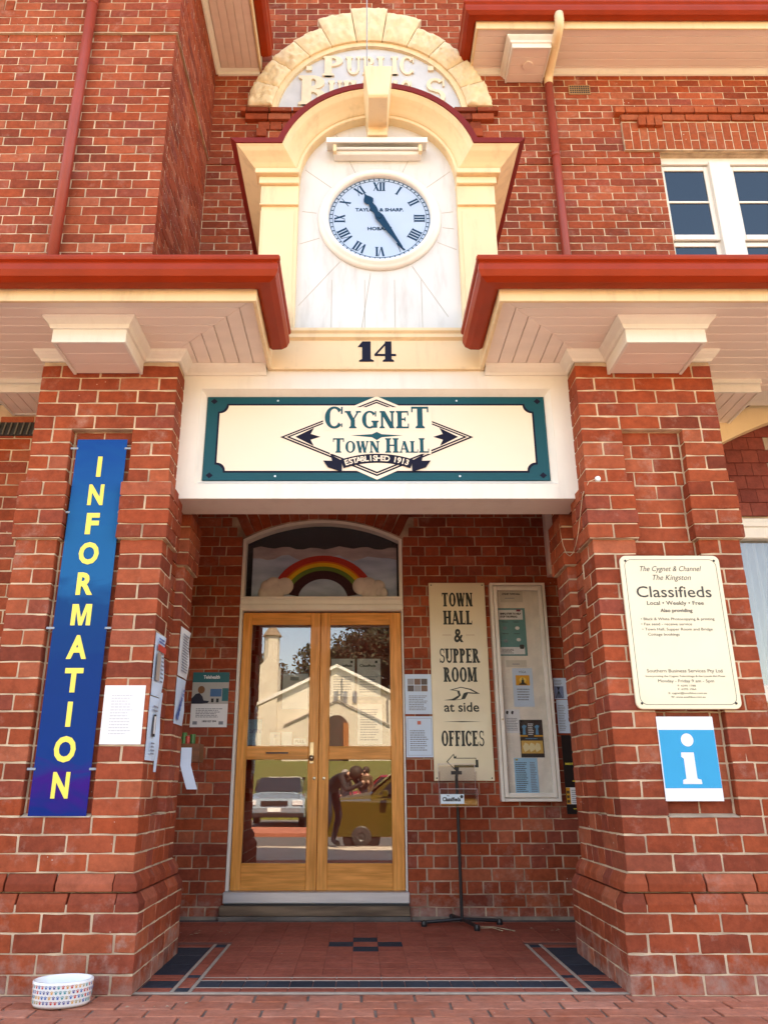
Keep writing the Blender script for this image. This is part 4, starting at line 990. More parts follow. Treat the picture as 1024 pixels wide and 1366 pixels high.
# ------------------------------------------------------------ downpipes
def downpipe(pts, r, label, joints, brk):
    d = thing('downpipe', label, 'downpipe', pts[0], group='painted downpipes')
    MB().tube(pts, r, 18).build('pipe', M_PIPE, d, smooth=True)
    for z in joints:
        MB().tube([(pts[0][0], pts[0][1], z), (pts[0][0], pts[0][1], z+.05)], r+.005, 18).build('pipe_joint', M_PIPE, d, smooth=True)
    return d
downpipe([(-2.30, 4.815, 4.0), (-2.30, 4.815, 8.3)], .042, 'dull red downpipe on the upper left bay wall', [7.22], 0)
dp = downpipe([(1.975, 6.235, 4.45), (1.98, 6.235, 7.95)], .042, 'red downpipe on the wall right of the clock with a cream elbow on top', [6.95], 0)
MB().tube([(1.98, 6.235, 7.93), (1.98, 6.225, 7.985), (1.98, 6.16, 8.03), (1.98, 5.80, 8.075), (1.98, 5.71, 8.10), (1.98, 5.685, 8.15), (1.98, 5.685, 8.24)], .046, 18).build('cream_elbow', M_CREAM, dp, smooth=True)
# wall vent top right
uv = thing('air_brick', 'terracotta air vent set in the wall below the upper right eave', 'vent', (2.31, 6.28, 7.83))
box('vent_frame', mat('vent_tan', (.40, .22, .10), .8), uv, 2.20, 2.43, 6.278, 6.287, 7.84, 7.97, .002)
for i in range(9):
    for j in range(4): box('vent_hole', M_BLACK, uv, 2.213+i*.0235, 2.229+i*.0235, 6.2765, 6.2778, 7.853+j*.028, 7.872+j*.028, 0)

# ------------------------------------------------------------ upper right window
uwn = thing('sash_window', 'upper white sash window with dark reflecting panes', 'window', (3.9, 6.38, 5.6))
fy = 6.36
box('head', M_WHITE, uwn, 3.06, 4.9, fy, fy+.08, 6.98, 7.06, .003)
box('jamb', M_WHITE, uwn, 3.06, 3.075, fy, fy+.08, 5.3, 6.98, .003)
box('mullion', M_WHITE, uwn, 3.575, 3.79, fy-.025, fy+.08, 5.3, 7.0, .005)
def sash(x0, x1):
    for z0, z1, dy in ((6.05, 6.965, .02), (5.3, 6.04, .045)):
        f_ = thing('sash', loc=((x0+x1)/2, fy+dy, z0)); f_.parent = uwn; f_.location = Vector(((x0+x1)/2, fy+dy, z0))-OFF[uwn.name]; OFF[f_.name] = Vector(f_.location)
        y_ = fy+dy
        box('stile', M_WHITE, f_, x0, x0+.045, y_, y_+.03, z0, z1, .003); box('stile', M_WHITE, f_, x1-.045, x1, y_, y_+.03, z0, z1, .003)
        box('rail', M_WHITE, f_, x0+.0455, x1-.0455, y_, y_+.03, z1-.05, z1, .003); box('rail', M_WHITE, f_, x0+.0455, x1-.0455, y_-.006, y_+.03, z0, z0+.06, .003)
        box('glazing_bar', M_WHITE, f_, x0+.0455, x1-.0455, y_+.002, y_+.028, (z0+z1)/2, (z0+z1)/2+.022, .002)
        MB().box(x0+.04, x1-.04, y_+.014, y_+.018, z0+.03, z1-.03).build('pane', M_WGLASS, f_)
sash(3.076, 3.575); sash(3.79, 4.30); sash(4.40, 4.88)
box('mullion', M_WHITE, uwn, 4.30, 4.40, fy-.025, fy+.08, 5.3, 7.0, .005)
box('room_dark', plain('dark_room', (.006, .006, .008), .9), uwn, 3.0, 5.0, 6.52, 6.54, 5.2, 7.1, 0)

# ------------------------------------------------------------ right wing: window, hung tiles, curved barge board
rw = thing('right_wing_wall', loc=(2.6, 5.0, 0), kind='structure')
RY = 5.10
MB().box(2.10, 4.6, RY+.005, RY+.2, 0, 1.42).box(2.10, 4.6, RY+.01, RY+.2, 2.67, 4.1).box(2.10, 2.50, RY+.012, RY+.2, 1.4, 2.7).build('mortar', M_MORTAR, rw)
B = Bricks(rw, prio=lambda t: t[0])
for c in range(1, 17): course_face(B, c, 2.14, 3.6, RY, 'x', .10, 'stretcher')
for c in range(17, 32): course_face(B, c, 2.14, 2.50, RY, 'x', .10, 'stretcher')
B.flush(260)
for r_ in range(9):
    z0 = 2.69+r_*.10
    for i in range(14):
        x0 = 2.14+i*.115+(.0575 if r_ % 2 else 0)
        chq = (r_ in (3, 4, 5) and i in (6, 7) and (r_+i) % 2)
        mb = MB(); mb.v = [(x0, RY-.014, z0), (x0+.112, RY-.014, z0), (x0+.112, RY-.002, z0+.105), (x0, RY-.002, z0+.105), (x0, RY+.008, z0), (x0+.112, RY+.008, z0), (x0+.112, RY+.009, z0+.105), (x0, RY+.009, z0+.105)]
        mb.f = [(0, 1, 2, 3), (4, 7, 6, 5), (0, 4, 5, 1), (1, 5, 6, 2), (2, 6, 7, 3), (3, 7, 4, 0)]
        mb.build('hung_tile', M_TILEWHITE if chq else M_HUNG, rw)
bb = thing('barge_board', 'curved cream barge board at the right edge beside the pillar', 'barge board', (2.8, 5.0, 3.2))
up = []; lo = []
for t in range(11):
    x = 2.48+t*.12; lo.append((x, 3.17+.62*(1-((2.48+1.2-x)/1.2)**2)*.55+.0)); up.append((x, 3.34+.50*(x-2.48)))
MB().prism(lo+up[::-1], RY-.10, RY-.02, 'y').build('board', M_CREAM, bb)
lwn = thing('wing_window', 'white framed window at the right edge reflecting the street', 'window', (2.9, 5.1, 1.4))
box('head_moulding', M_WHITE, lwn, 2.45, 4.2, RY-.03, RY+.12, 2.52, 2.665, .006); box('head_bead', M_WHITE, lwn, 2.45, 4.2, RY-.045, RY-.0305, 2.60, 2.64, .004)
box('jamb', M_WHITE, lwn, 2.501, 2.545, RY, RY+.12, 1.53, 2.52, .004); box('sill', M_WHITE, lwn, 2.45, 4.2, RY-.05, RY+.12, 1.42, 1.53, .006)
MB().box(2.54, 4.2, RY+.03, RY+.034, 1.53, 2.52).build('pane', M_GLASS, lwn)
for i in range(26): MB().prism([(2.56+i*.06, RY+.09), (2.585+i*.06, RY+.115), (2.61+i*.06, RY+.09), (2.618+i*.06, RY+.094), (2.585+i*.06, RY+.122), (2.552+i*.06, RY+.094)], 1.53, 2.52, 'z').build('curtain_fold', plain('net_curtain', (.5, .5, .52), .9), lwn)

# ------------------------------------------------------------ entrance doors
dr_ = thing('entrance_door', 'pair of varnished timber doors with large glass panes', 'door', (-.325, 6.35, .19))
fy = 6.345
OX0, OX1 = -.978, .328
# frame of the whole opening
fr = thing('door_frame', 'white door frame with arched fanlight above the entrance doors', 'door frame', (-.325, 6.33, .12))
box('jamb', M_WHITE, fr, -1.003, -.979, 6.305, 6.40, .19, 2.29, .003); box('jamb', M_WHITE, fr, .3285, .343, 6.305, 6.40, .19, 2.29, .003)
MB().prism([(6.315, 2.287), (6.305, 2.30), (6.305, 2.335), (6.318, 2.345), (6.318, 2.38), (6.308, 2.39), (6.308, 2.405), (6.40, 2.405), (6.40, 2.287)], -1.003, .343, 'x').build('transom', M_WHITE, fr)
def archpath(ins):
    x0, x1 = DX0+ins+.002, DX1-ins-.002; r = ARC_R-ins; zs = ARC_Z+math.sqrt(r*r-(x1-ARC_X)**2)
    a1 = math.asin((x1-ARC_X)/r)
    return [(x0, 2.405), (x0, zs)]+[(ARC_X+r*math.sin(-a1+2*a1*t/20), ARC_Z+r*math.cos(-a1+2*a1*t/20)) for t in range(1, 20)]+[(x1, zs), (x1, 2.405)]
ou, inn = archpath(0), archpath(.028)
mb = MB(); mb.grid([[(x, 6.40, z) for x, z in ou], [(x, 6.31, z) for x, z in ou], [(x, 6.305, z) for x, z in inn], [(x, 6.33, z) for x, z in inn], [(x, 6.40, z) for x, z in inn]]); mb.build('arched_frame', M_WHITE, fr, fixn=False)
MB().prism(archpath(.02), 6.385, 6.389, 'y').build('fanlight_glass', glass_mat('fanlight_glass', .03, (.97, .97, .97)), fr)
def leaf(x0, x1, st0, st1, which):
    d = bpy.data.objects.new('door_leaf', None); COL.objects.link(d); d.parent = dr_; OFF[d.name] = Vector()
    box('stile', M_TIMBER, d, x0, x0+st0, fy, fy+.045, .19, 2.275, .003); box('stile', M_TIMBER, d, x1-st1, x1, fy, fy+.045, .19, 2.275, .003)
    for z0, z1 in ((.19, .375), (1.115, 1.215), (2.175, 2.275)): box('rail', M_TIMBERH, d, x0+st0+.0005, x1-st1-.0005, fy+.001, fy+.044, z0, z1, .003)
    for z0, z1 in ((.375, 1.115), (1.215, 2.175)):
        MB().box(x0+st0-.004, x1-st1+.004, fy+.020, fy+.025, z0-.004, z1+.004).build('pane', M_GLASS, d)
    return d
dl = leaf(OX0+.004, -.337, .075, .080, 0); drr = leaf(-.333, OX1-.002, .078, .094, 1)
box('letter_slot', M_TIMBERH, dl, -.755, -.56, fy-.006, fy+.0005, 1.150, 1.178, .003); box('slot_opening', M_BLACK, dl, -.745, -.57, fy-.0068, fy-.0061, 1.158, 1.170, 0)
box('lock_plate', M_BRASS, dl, -.404, -.372, fy-.006, fy, 1.085, 1.245, .002)
MB().lathe([(.0001, .045), (.018, .043), (.022, .03), (.012, .015), (.014, 0)], (-.388, fy-.006, 1.125), 16, 'y').build('door_knob', M_BRASS, dl, smooth=True)
for d, x in ((dl, -.365), (drr, -.290)): MB().lathe([(.0001, .012), (.011, .010), (.013, 0)], (x, fy, .975), 14, 'y').build('lock_cylinder', M_BRASS, d)
# threshold and steps
tag(MB().box(-1.012, .352, 6.27, 6.42, .112, .188).build('threshold', M_ALU, None, .006), 'shiny metal threshold plate under the entrance doors', 'threshold')
tag(MB().box(-1.03, .352, 6.235, 6.45, .034, .1).build('door_step', M_STEP, None, .006), 'worn timber step below the metal threshold', 'step')
tag(MB().box(-1.00, .345, 6.26, 6.45, .101, .111).build('step_gap_shade', M_BLACK, None), 'black strip standing in for the shaded gap between the metal threshold and the worn step', 'strip')  # solid black strip painted in for the shade of the gap
tag(MB().box(-1.03, .352, 6.228, 6.45, .005, .033).build('concrete_step', M_CONC, None, .003), 'grey concrete base of the doorstep', 'step')
# interior
ir = thing('interior_room', loc=(-.3, 7.5, 0), kind='structure')
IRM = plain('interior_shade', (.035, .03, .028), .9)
box('fanlight_backing', plain('dim_room_backing', (.03, .04, .055), .9), ir, -1.1, .45, 6.47, 6.49, 2.41, 3.12, 0)  # added dark panel, stands in for the dim room behind the fanlight
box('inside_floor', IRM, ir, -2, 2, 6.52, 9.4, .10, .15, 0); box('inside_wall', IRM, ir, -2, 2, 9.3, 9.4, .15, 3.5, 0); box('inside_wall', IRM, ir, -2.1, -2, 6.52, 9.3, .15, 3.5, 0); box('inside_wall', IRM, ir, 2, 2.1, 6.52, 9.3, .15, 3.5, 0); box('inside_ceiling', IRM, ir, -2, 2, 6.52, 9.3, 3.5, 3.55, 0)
# rainbow hanging behind the fanlight
rb = thing('rainbow_hanging', 'knitted rainbow with two white clouds hanging in the fanlight', 'wall hanging', (-.32, 6.42, 2.40))
M_KNIT = mat('blue_knit', (.50, .62, .78), .95, .2, 4, .9, 160, stretch=(1, 1, 3), col2=(.30, .40, .56))
M_KNITP = mat('mauve_knit', (.46, .40, .42), .95, .15, 5, .9, 160, stretch=(1, 1, 3))
wv = [(-.93+i*.0615, 2.855+.012*math.sin(i*1.7)+.006*math.sin(i*.6)) for i in range(21)]
MB().prism([(-.93, 2.405), (.30, 2.405)]+wv[::-1], 6.415, 6.425, 'y').build('backing_cloth', M_KNIT, rb)
MB().prism([(p[0], p[1]-.09-.02*math.sin(i)) for i, p in enumerate(wv)]+wv[::-1], 6.411, 6.4149, 'y').build('pink_band', M_KNITP, rb)
arc_c = (-.325, 2.39)
for r0, r1, c in ((.395, .345, (.50, .03, .02)), (.3445, .330, (.75, .16, .01)), (.3295, .298, (.85, .52, .03)), (.2975, .262, (.12, .22, .03)), (.2615, .19, (.045, .006, .014))):
    pts = [(arc_c[0]+r0*1.12*math.cos(R(a)), arc_c[1]+r0*math.sin(R(a))) for a in range(12, 169, 6)]+[(arc_c[0]+r1*1.12*math.cos(R(a)), arc_c[1]+r1*math.sin(R(a))) for a in range(168, 11, -6)]
    MB().prism(pts, 6.398, 6.4105, 'y').build('rainbow_band', mat(f'wool_{c[0]}', c, .95, .1, 5, .6, 160), rb, .002)
for s_ in (-1, 1):
    cl = MB(); cx0 = arc_c[0]+s_*.40
    for dx, dz, r_ in ((0, .05, .085), (-.08*s_, .09, .075), (.085*s_, .03, .065), (.07*s_, .085, .06), (-.02, .10, .07)):
        cl.lathe([(.0001, r_*.30), (r_*.5, r_*.26), (r_*.85, r_*.14), (r_, 0)], (cx0+dx*.95, 6.397+abs(dx)*.01, 2.425+dz), 18, 'y')
    cl.build('cloud', mat('white_wool', (.72, .64, .58), .95, .12, 8, .8, 120), rb, smooth=True)

# ------------------------------------------------------------ signs and papers (built flat, then placed)
def sheet(name, label, cat, w_, h_, m, loc, rot=0, thick=.0015, group=None, curl=0, tilt=0):
    r = thing(name, label, cat, (0, 0, 0), group)
    mb = MB()
    if curl: mb.grid([[(w_*u/6, -thick-curl*(math.sin(v*5+u*.7)*.5+.5)*(u/6), h_*v/6) for u in range(7)] for v in range(7)]); mb.build('paper', m, r, fixn=False)
    else: mb.box(0, w_, -thick, 0, 0, h_).build('paper' if thick < .003 else 'panel', m, r, 0 if thick < .003 else .002)
    r.location = loc; r.rotation_euler = (0, tilt, rot); r['_y'] = -thick; return r
def rect(r, nm, m, x0, x1, z0, z1, k=1): return MB().box(x0, x1, -r_y(r)-.0004*k, -r_y(r)-.0004*(k-1)-.00001, z0, z1).build(nm, m, r)
YT = {}
def r_y(r): return YT.get(r.name, .0015)
def lines(r, m, x0, x1, z0, z1, n, seed=0, k=2, fill=.45):
    rn = random.Random(seed); mb = MB(); y = -r_y(r)-.0004*k; d = (z1-z0)/n
    for i in range(n):
        x = x0; z = z1-(i+1)*d; end = x1-rn.random()*.25*(x1-x0)
        while x < end:
            L_ = min((.012+rn.random()*.03)*(x1-x0)*4, end-x); mb.box(x, x+L_, y-.0002, y, z, z+d*fill); x += L_+.02*(x1-x0)
    return mb.build('print', m, r)
# --- INFORMATION board
ib = thing('information_board', 'tall blue board with yellow letters spelling INFORMATION', 'sign', (0, 0, 0))
IW, IH = .295, 2.085
MB().box(-IW/2, IW/2, -.004, 0, 0, IH).build('panel', M_INFO, ib, .001)
ltrs = 'INFORMATION'; zt = [1.985, 1.80, 1.607, 1.420, 1.228, 1.035, .845, .655, .462, .268, .085]
for ch, z in zip(ltrs, [1.852-i*.1762 for i in range(11)]):
    if ch == 'M':
        a_, b_, h_, t_ = .054, .024, .118, .0
        MB().prism([(-a_, z), (-a_+b_, z), (-a_+b_, z+.082), (-.010, z), (.010, z), (a_-b_, z+.082), (a_-b_, z), (a_, z), (a_, z+h_), (a_-.034, z+h_), (0, z+.040), (-a_+.034, z+h_), (-a_, z+h_)], -.0056, -.004, 'y').build('letter', M_YELLOW, ib); continue
    text('letter', ch, M_YELLOW, ib, 0.0, z, .118, {'I': .026, 'N': .088, 'F': .074, 'O': .112, 'R': .092, 'M': .108, 'A': .108, 'T': .098}[ch], -.004, .003 if ch in 'M' else .0065, .0012)
for z in (.22, .95, 1.62, 2.02):
    for s_ in (-1, 1): MB().box(s_*(IW/2+.012)-.022, s_*(IW/2+.012)+.022, -.008, -.0045, z, z+.012).build('clip', mat('steel_clip', (.30, .36, .42), .5), ib, .001)
ib.location = (-1.535, 4.205, .775)
MB_ = None
# --- classifieds sign
cl_ = thing('classifieds_sign', 'large cream rounded sign headed Classifieds on the right pillar', 'sign', (0, 0, 0))
M_CLS = plain('pale_cream_enamel', (.80, .70, .50), .3, coat=.3)
def rrect(x0, x1, z0, z1, r):
    P = []
    for cx, cz, a0 in ((x1-r, z1-r, 0), (x0+r, z1-r, 90), (x0+r, z0+r, 180), (x1-r, z0+r, 270)):
        P += [(cx+r*math.cos(R(a0+t)), cz+r*math.sin(R(a0+t))) for t in range(0, 91, 15)]
    return P
CW, CHh = .553, .835
MB().prism(rrect(-CW/2, CW/2, 0, CHh, .035), -.018, 0, 'y').build('panel', M_CLS, cl_, .003)
o_ = rrect(-CW/2+.022, CW/2-.022, .022, CHh-.022, .04); i_ = rrect(-CW/2+.0245, CW/2-.0245, .0245, CHh-.0245, .038)
mb = MB(); k = len(o_); mb.v = [(x, -.0186, z) for x, z in o_]+[(x, -.0186, z) for x, z in i_]; mb.f = [(j, (j+1) % k, k+(j+1) % k, k+j) for j in range(k)]; mb.build('border_line', M_INK, cl_)
M_DGREY = plain('dark_grey_ink', (.05, .045, .04), .6)
for s_, z, h, w_, sh, bo in (('The Cygnet & Channel', .745, .030, .34, .35, 0), ('The Kingston', .695, .030, .21, .35, 0), ('Classifieds', .598, .062, .41, 0, .0006), ('Local \u2022 Weekly \u2022 Free', .555, .022, .31, 0, .0003), ('Also providing', .515, .019, .175, 0, .0006),
        ('\u2022 Black & White Photocopying & printing', .470, .015, .40, 0, 0), ('\u2022 Fax send - receive service', .442, .015, .275, 0, 0), ('\u2022 Town Hall, Supper Room and Bridge', .414, .015, .38, 0, 0), ('Cottage bookings', .386, .015, .17, 0, 0),
        ('Southern Business Services Pty Ltd', .190, .018, .40, 0, 0), ('Incorporating the Cygnet Telecottage & the Lovett Art Press', .166, .010, .42, 0, 0), ('Monday - Friday 9 am - 5pm', .138, .016, .295, 0, 0), ('P. 6295 1788', .116, .010, .095, 0, 0), ('F. 6295 1964', .098, .010, .095, 0, 0), ('E: cygnet@southbus.com.au', .078, .010, .20, 0, 0), ('W: www.southbus.com.au', .058, .010, .18, 0, 0)):
    cx = {.470: .0, .442: -.063, .414: -.008, .386: -.085}.get(z, 0)
    text('lettering', s_, M_DGREY, cl_, cx, z, h, w_, -.018, bo, .0005, sh)
for sx in (-1, 1):
    for z in (.03, CHh-.03): MB().lathe([(.0001, .004), (.006, .003), (.007, 0)], (sx*(CW/2-.03), -.018, z), 10, 'y').build('screw', M_BLACK, cl_)
cl_.location = (1.714, 4.184, 1.297); 
# --- i sign
it = thing('information_symbol_sign', 'white and sky blue plastic sign with a white letter i', 'sign', (0, 0, 0))
M_CYAN = plain('cyan_print', (.0, .34, .62), .4, spec=.15); M_PLAS = plain('white_plastic', (.74, .78, .84), .35)
MB().box(-.147, .147, -.004, 0, 0, .415).build('panel', M_PLAS, it, .001)
MB().box(-.142, .145, -.0048, -.0041, .062, .348).build('blue_field', M_CYAN, it)
def letter_i(parent, y, dx, dz, k, m):
    MB().prism([(dx+.0365*k*math.cos(R(a)), dz+.245*k+.037*k*math.sin(R(a))) for a in range(0, 360, 15)], y-.0006, y, 'y').build('letter_i', m, parent)
    MB().prism([(dx-.045*k, dz+.175*k), (dx+.028*k, dz+.175*k), (dx+.030*k, dz+.030*k), (dx+.052*k, dz+.024*k), (dx+.054*k, dz), (dx-.056*k, dz), (dx-.054*k, dz+.022*k), (dx-.034*k, dz+.030*k), (dx-.034*k, dz+.140*k), (dx-.047*k, dz+.150*k)], y-.0006, y, 'y').build('letter_i', m, parent)
letter_i(it, -.0048, 0, .082, .88, M_PLAS)
it.location = (1.684, 4.186, .846)
# --- town hall & supper room board
tb = thing('supper_room_board', 'tall cream board directing to Town Hall, Supper Room and Offices', 'sign', (0, 0, 0))
TW, TH = .462, 1.555
MB().box(-TW/2, TW/2, -.02, 0, 0, TH).build('panel', M_CLS, tb, .003)
M_OLIVE = plain('dark_olive_ink', (.015, .018, .010), .5); yb = -.02
for s_, z, h, w_ in (('TOWN', 1.355, .115, .255), ('HALL', 1.205, .115, .235), ('SUPPER', .895, .115, .325), ('ROOM', .745, .115, .262), ('OFFICES', .255, .115, .335)):
    serif_text('lettering', s_, M_OLIVE, tb, 0, z, h, w_, yb, .0012, None, .30, .125)
text('lettering', '&', M_OLIVE, tb, 0, 1.065, .105, .075, yb, .004, .0008)
text('lettering', 'at side', M_OLIVE, tb, .0, .515, .072, .275, yb, .0016, .0008)
for a, b in ((-.13, -.06), (.06, .13)): MB().box(a, b, yb-.0008, yb, 1.118, 1.121).build('rule', plain('gold_ink', (.4, .2, .05), .5), tb)
MB().prism([(-.15, .438), (0, .434), (.15, .438), (0, .442)], yb-.0008, yb, 'y').build('rule', M_OLIVE, tb)
# swoosh arrow
MB().prism([(-.14, .602), (-.06, .600), (.03, .612), (.055, .655), (.10, .652), (.150, .652), (.08, .690), (.0, .706), (-.09, .682), (-.03, .672), (-.02, .640), (-.07, .612)], yb-.0008, yb, 'y').build('arrow', M_OLIVE, tb)
MB().prism([(-.05, .6055), (-.0, .612), (.02, .655), (.035, .662), (.05, .665), (.115, .660), (.07, .683), (.0, .699), (-.065, .682), (-.012, .676), (-.002, .640), (-.03, .614)], yb-.0014, yb-.0009, 'y').build('arrow_fill', M_CLS, tb)
AR = [(-.135, .14), (-.075, .20), (-.070, .168), (.095, .168), (.095, .112), (-.070, .112), (-.072, .080)]
MB().prism([(x+.016, z-.014) for x, z in AR], yb-.0008, yb, 'y').build('arrow', M_OLIVE, tb); MB().prism(AR, yb-.0014, yb-.0009, 'y').build('arrow', M_OLIVE, tb)
MB().prism([(-.125, .14), (-.080, .188), (-.076, .163), (.090, .163), (.090, .117), (-.076, .117), (-.077, .094)], yb-.002, yb-.0015, 'y').build('arrow_fill', M_CLS, tb)
for sx in (-1, 1):
    for z in (.02, TH-.02): MB().lathe([(.0001, .003), (.005, .002), (.006, 0)], (sx*(TW/2-.02), yb, z), 8, 'y').build('screw', M_BLACK, tb)
tb.location = (.787, 6.292, .957)
# --- notice cabinet
nc = thing('notice_cabinet', 'aluminium framed glass notice cabinet beside the cream board', 'notice board', (0, 0, 0))
NW, NH = .452, 1.69
M_CAB = mat('pale_frame_paint', (.84, .79, .71), .4, .06, 5, .05, 30)
M_PIN = mat('pinboard', (.88, .80, .70), .9, .06, 12, .3, 200)
MB().box(-NW/2+.01, NW/2-.01, -.012, 0, .01, NH-.01).build('pinboard', M_PIN, nc)
for x0, x1, z0, z1 in ((-NW/2, -NW/2+.022, 0, NH), (NW/2-.022, NW/2, 0, NH), (-NW/2+.0225, NW/2-.0225, 0, .022), (-NW/2+.0225, NW/2-.0225, NH-.022, NH)): MB().box(x0, x1, -.075, 0, z0, z1).build('case_side', M_CAB, nc, .002)
e = .028
for x0, x1, z0, z1 in ((-NW/2+e, -NW/2+e+.030, e, NH-e), (NW/2-e-.030, NW/2-e, e, NH-e), (-NW/2+e+.0305, NW/2-e-.0305, e, e+.034), (-NW/2+e+.0305, NW/2-e-.0305, NH-e-.034, NH-e)): MB().box(x0, x1, -.070, -.048, z0, z1).build('door_frame_bar', M_CAB, nc, .003)
MB().box(-NW/2+.05, NW/2-.05, -.060, -.056, .05, NH-.05).build('glass', M_CGLASS, nc)
MB().lathe([(.0001, .008), (.007, .007), (.008, 0)], (-NW/2+.043, -.070, .60), 12, 'y').build('cabinet_lock', M_BRASS, nc)
NCX, NCZ = 1.279, .81
nc.location = (NCX, 6.296, NCZ)
def npaper(name, label, cat, x0, x1, z0, z1, m, tilt=0): return sheet(name, label, cat, x1-x0, z1-z0, m, (NCX+x0, 6.2825, NCZ+z0), 0, .0015, 'papers in the notice cabinet', tilt=tilt)
GRP = 'notices fixed around the porch'
p = npaper('notice', 'teal and white poster about simple steps to stop the spread', 'poster', -.165, .06, 1.10, 1.49, plain('teal_poster', (.10, .30, .30), .5))
rect(p, 'white_band', M_PAPER, .008, .205, .295, .375); text('lettering', 'SIMPLE STEPS TO HELP', M_INK, p, .106, .336, .015, .17, -.0020, .0012, .0003); text('lettering', 'STOP THE SPREAD.', M_INK, p, .092, .312, .015, .142, -.0020, .0012, .0003)
rect(p, 'white_band', M_PAPER, .008, .205, .012, .07); lines(p, M_INK, .02, .12, .02, .06, 4, 3); rect(p, 'red_tag', plain('crimson_print', (.25, .01, .04), .5), .155, .190, .362, .380, 2)
for x, z in ((.03, .272), (.125, .272), (.03, .175), (.125, .175)): lines(p, M_INK, x, x+.06, z, z+.012, 1, int(x*1000))
for x, z in ((.055, .225), (.155, .225), (.055, .12), (.16, .13)): MB().prism([(x+.018*math.cos(R(a)), z+.014*math.sin(R(a))) for a in range(0, 360, 30)], -.0022, -.0016, 'y').build('icon', M_PAPER if x > .1 else M_GREY, p)
MB().prism(rrect(.165, .20, .055, .09, .008), -.0030, -.0016, 'y').build('round_badge', M_INK, p)
p = npaper('notice', 'cream slip with black type at the top of the cabinet', 'paper', -.135, .05, 1.54, 1.635, plain('cream_paper', (.68, .62, .52), .6)); text('lettering', 'CYGNET TOWN HALL', M_INK, p, .092, .062, .014, .15, -.0017, .001, .0003); lines(p, M_GREY, .04, .14, .03, .045, 1, 2)
p = npaper('notice', 'small cream card below the teal poster', 'paper', -.12, .045, 1.01, 1.065, plain('cream_paper', (.68, .62, .52), .6)); lines(p, M_GREY, .05, .12, .02, .035, 1, 5)
p = npaper('notice', 'pale blue yoga flyer with an orange sunset picture', 'flyer', -.075, .085, .70, 1.00, M_BPAPER)
text('lettering', 'YOGA', M_DGREY, p, .08, .262, .018, .058, -.0017, 0, .0003); rect(p, 'sunset_picture', plain('orange_print', (.80, .36, .02), .5), .025, .135, .165, .245)
MB().prism([(.02+.06+.028*math.cos(R(a)), .207+.022*math.sin(R(a))) for a in range(0, 360, 20)], -.0022, -.0020, 'y').build('sun_disc', plain('yellow_print', (.9, .65, .15), .5), p)
MB().prism([(.048, .170), (.112, .170), (.112, .177), (.092, .184), (.090, .205), (.084, .212), (.0845, .222), (.080, .228), (.0755, .222), (.076, .212), (.070, .205), (.068, .184), (.048, .177)], -.0027, -.0022, 'y').build('sitting_figure', M_INK, p)
lines(p, M_GREY, .03, .14, .05, .15, 5, 9)
p = npaper('notice', 'white sheet with black swirls below the yoga flyer', 'paper', -.155, -.035, .50, .68, M_PAPER); 
for x in (.022, .062): MB().prism([(x+.011*math.cos(R(a)), .155+.014*math.sin(R(a))) for a in range(30, 300, 20)], -.0022, -.0016, 'y').build('swirl', M_INK, p)
lines(p, M_GREY, .012, .10, .02, .12, 8, 4)
p = npaper('notice', 'dark poster with yellow scene and two dancing figures', 'poster', -.045, .135, .318, .60, plain('dark_poster', (.035, .025, .022), .5))
rect(p, 'picture', plain('yellow_orange_print', (.72, .42, .10), .5), .006, .172, .03, .125)
for x in (.03, .075, .12): MB().prism([(x, .04), (x+.035, .06), (x+.03, .10), (x+.005, .11), (x-.015, .08)], -.0026, -.0020, 'y').build('picture_patch', plain('pale_yellow_print', (.85, .72, .40), .5), p)
for x in (.035, .135): MB().prism([(x-.012, .17), (x+.012, .17), (x+.008, .215), (x+.02, .235), (x, .245), (x-.02, .23), (x-.008, .215)], -.0024, -.0016, 'y').build('dancer', plain('blue_print', (.08, .30, .50), .5), p)
lines(p, M_PAPER, .065, .11, .17, .26, 7, 8); lines(p, plain('blue_print', (.08, .30, .50), .5), .04, .14, .137, .150, 1, 3); rect(p, 'stage_floor', plain('orange_print', (.80, .36, .02), .5), .0, .06, .155, .166); rect(p, 'stage_floor', plain('orange_print', (.80, .36, .02), .5), .11, .18, .155, .166)
p = npaper('notice', 'sky blue sheet of dark type at the bottom of the cabinet', 'paper', -.105, .075, .05, .315, M_SKYPAPER)
lines(p, M_INK, .01, .10, .02, .24, 16, 14, 2, .4); lines(p, M_GREY, .12, .17, .02, .24, 18, 15, 2, .5)
rect(p, 'badge', plain('gold_print', (.5, .35, .05), .5), .012, .03, .245, .258)
# --- other papers on the back wall
def wpaper(label, x0, x1, z0, z1, m, cat='paper', tilt=0): return sheet('notice', label, cat, x1-x0, z1-z0, m, (x0, 6.2955, z0), 0, .0015, GRP, tilt=tilt)
p = wpaper('white notice with a photo collage between door and cream board', .345, .558, 1.455, 1.765, M_BPAPER); 
for i in range(3):
    for j in range(2): rect(p, 'photo', [plain('dark_photo', (.10, .07, .06), .5), plain('grey_photo', (.30, .30, .32), .5), plain('brown_photo', (.20, .10, .06), .5)][(i+j) % 3], .022+i*.054, .072+i*.054, .175+j*.052, .222+j*.052)
lines(p, M_GREY, .03, .18, .03, .15, 9, 21)
p = wpaper('pale blue bordered notice with a small red crest beside the door', .348, .560, 1.13, 1.438, M_BPAPER)
for x0, x1, z0, z1 in ((.012, .2, .292, .294), (.012, .2, .014, .016), (.012, .014, .014, .294), (.198, .2, .014, .294)): rect(p, 'border_line', M_GREY, x0, x1, z0, z1)
rect(p, 'crest', plain('orange_red_print', (.65, .14, .08), .5), .09, .118, .245, .272); lines(p, M_GREY, .03, .18, .05, .21, 10, 22)
p = wpaper('telehealth poster with a woman at a computer screen', -1.345, -1.055, 1.355, 1.78, M_PAPER, 'poster')
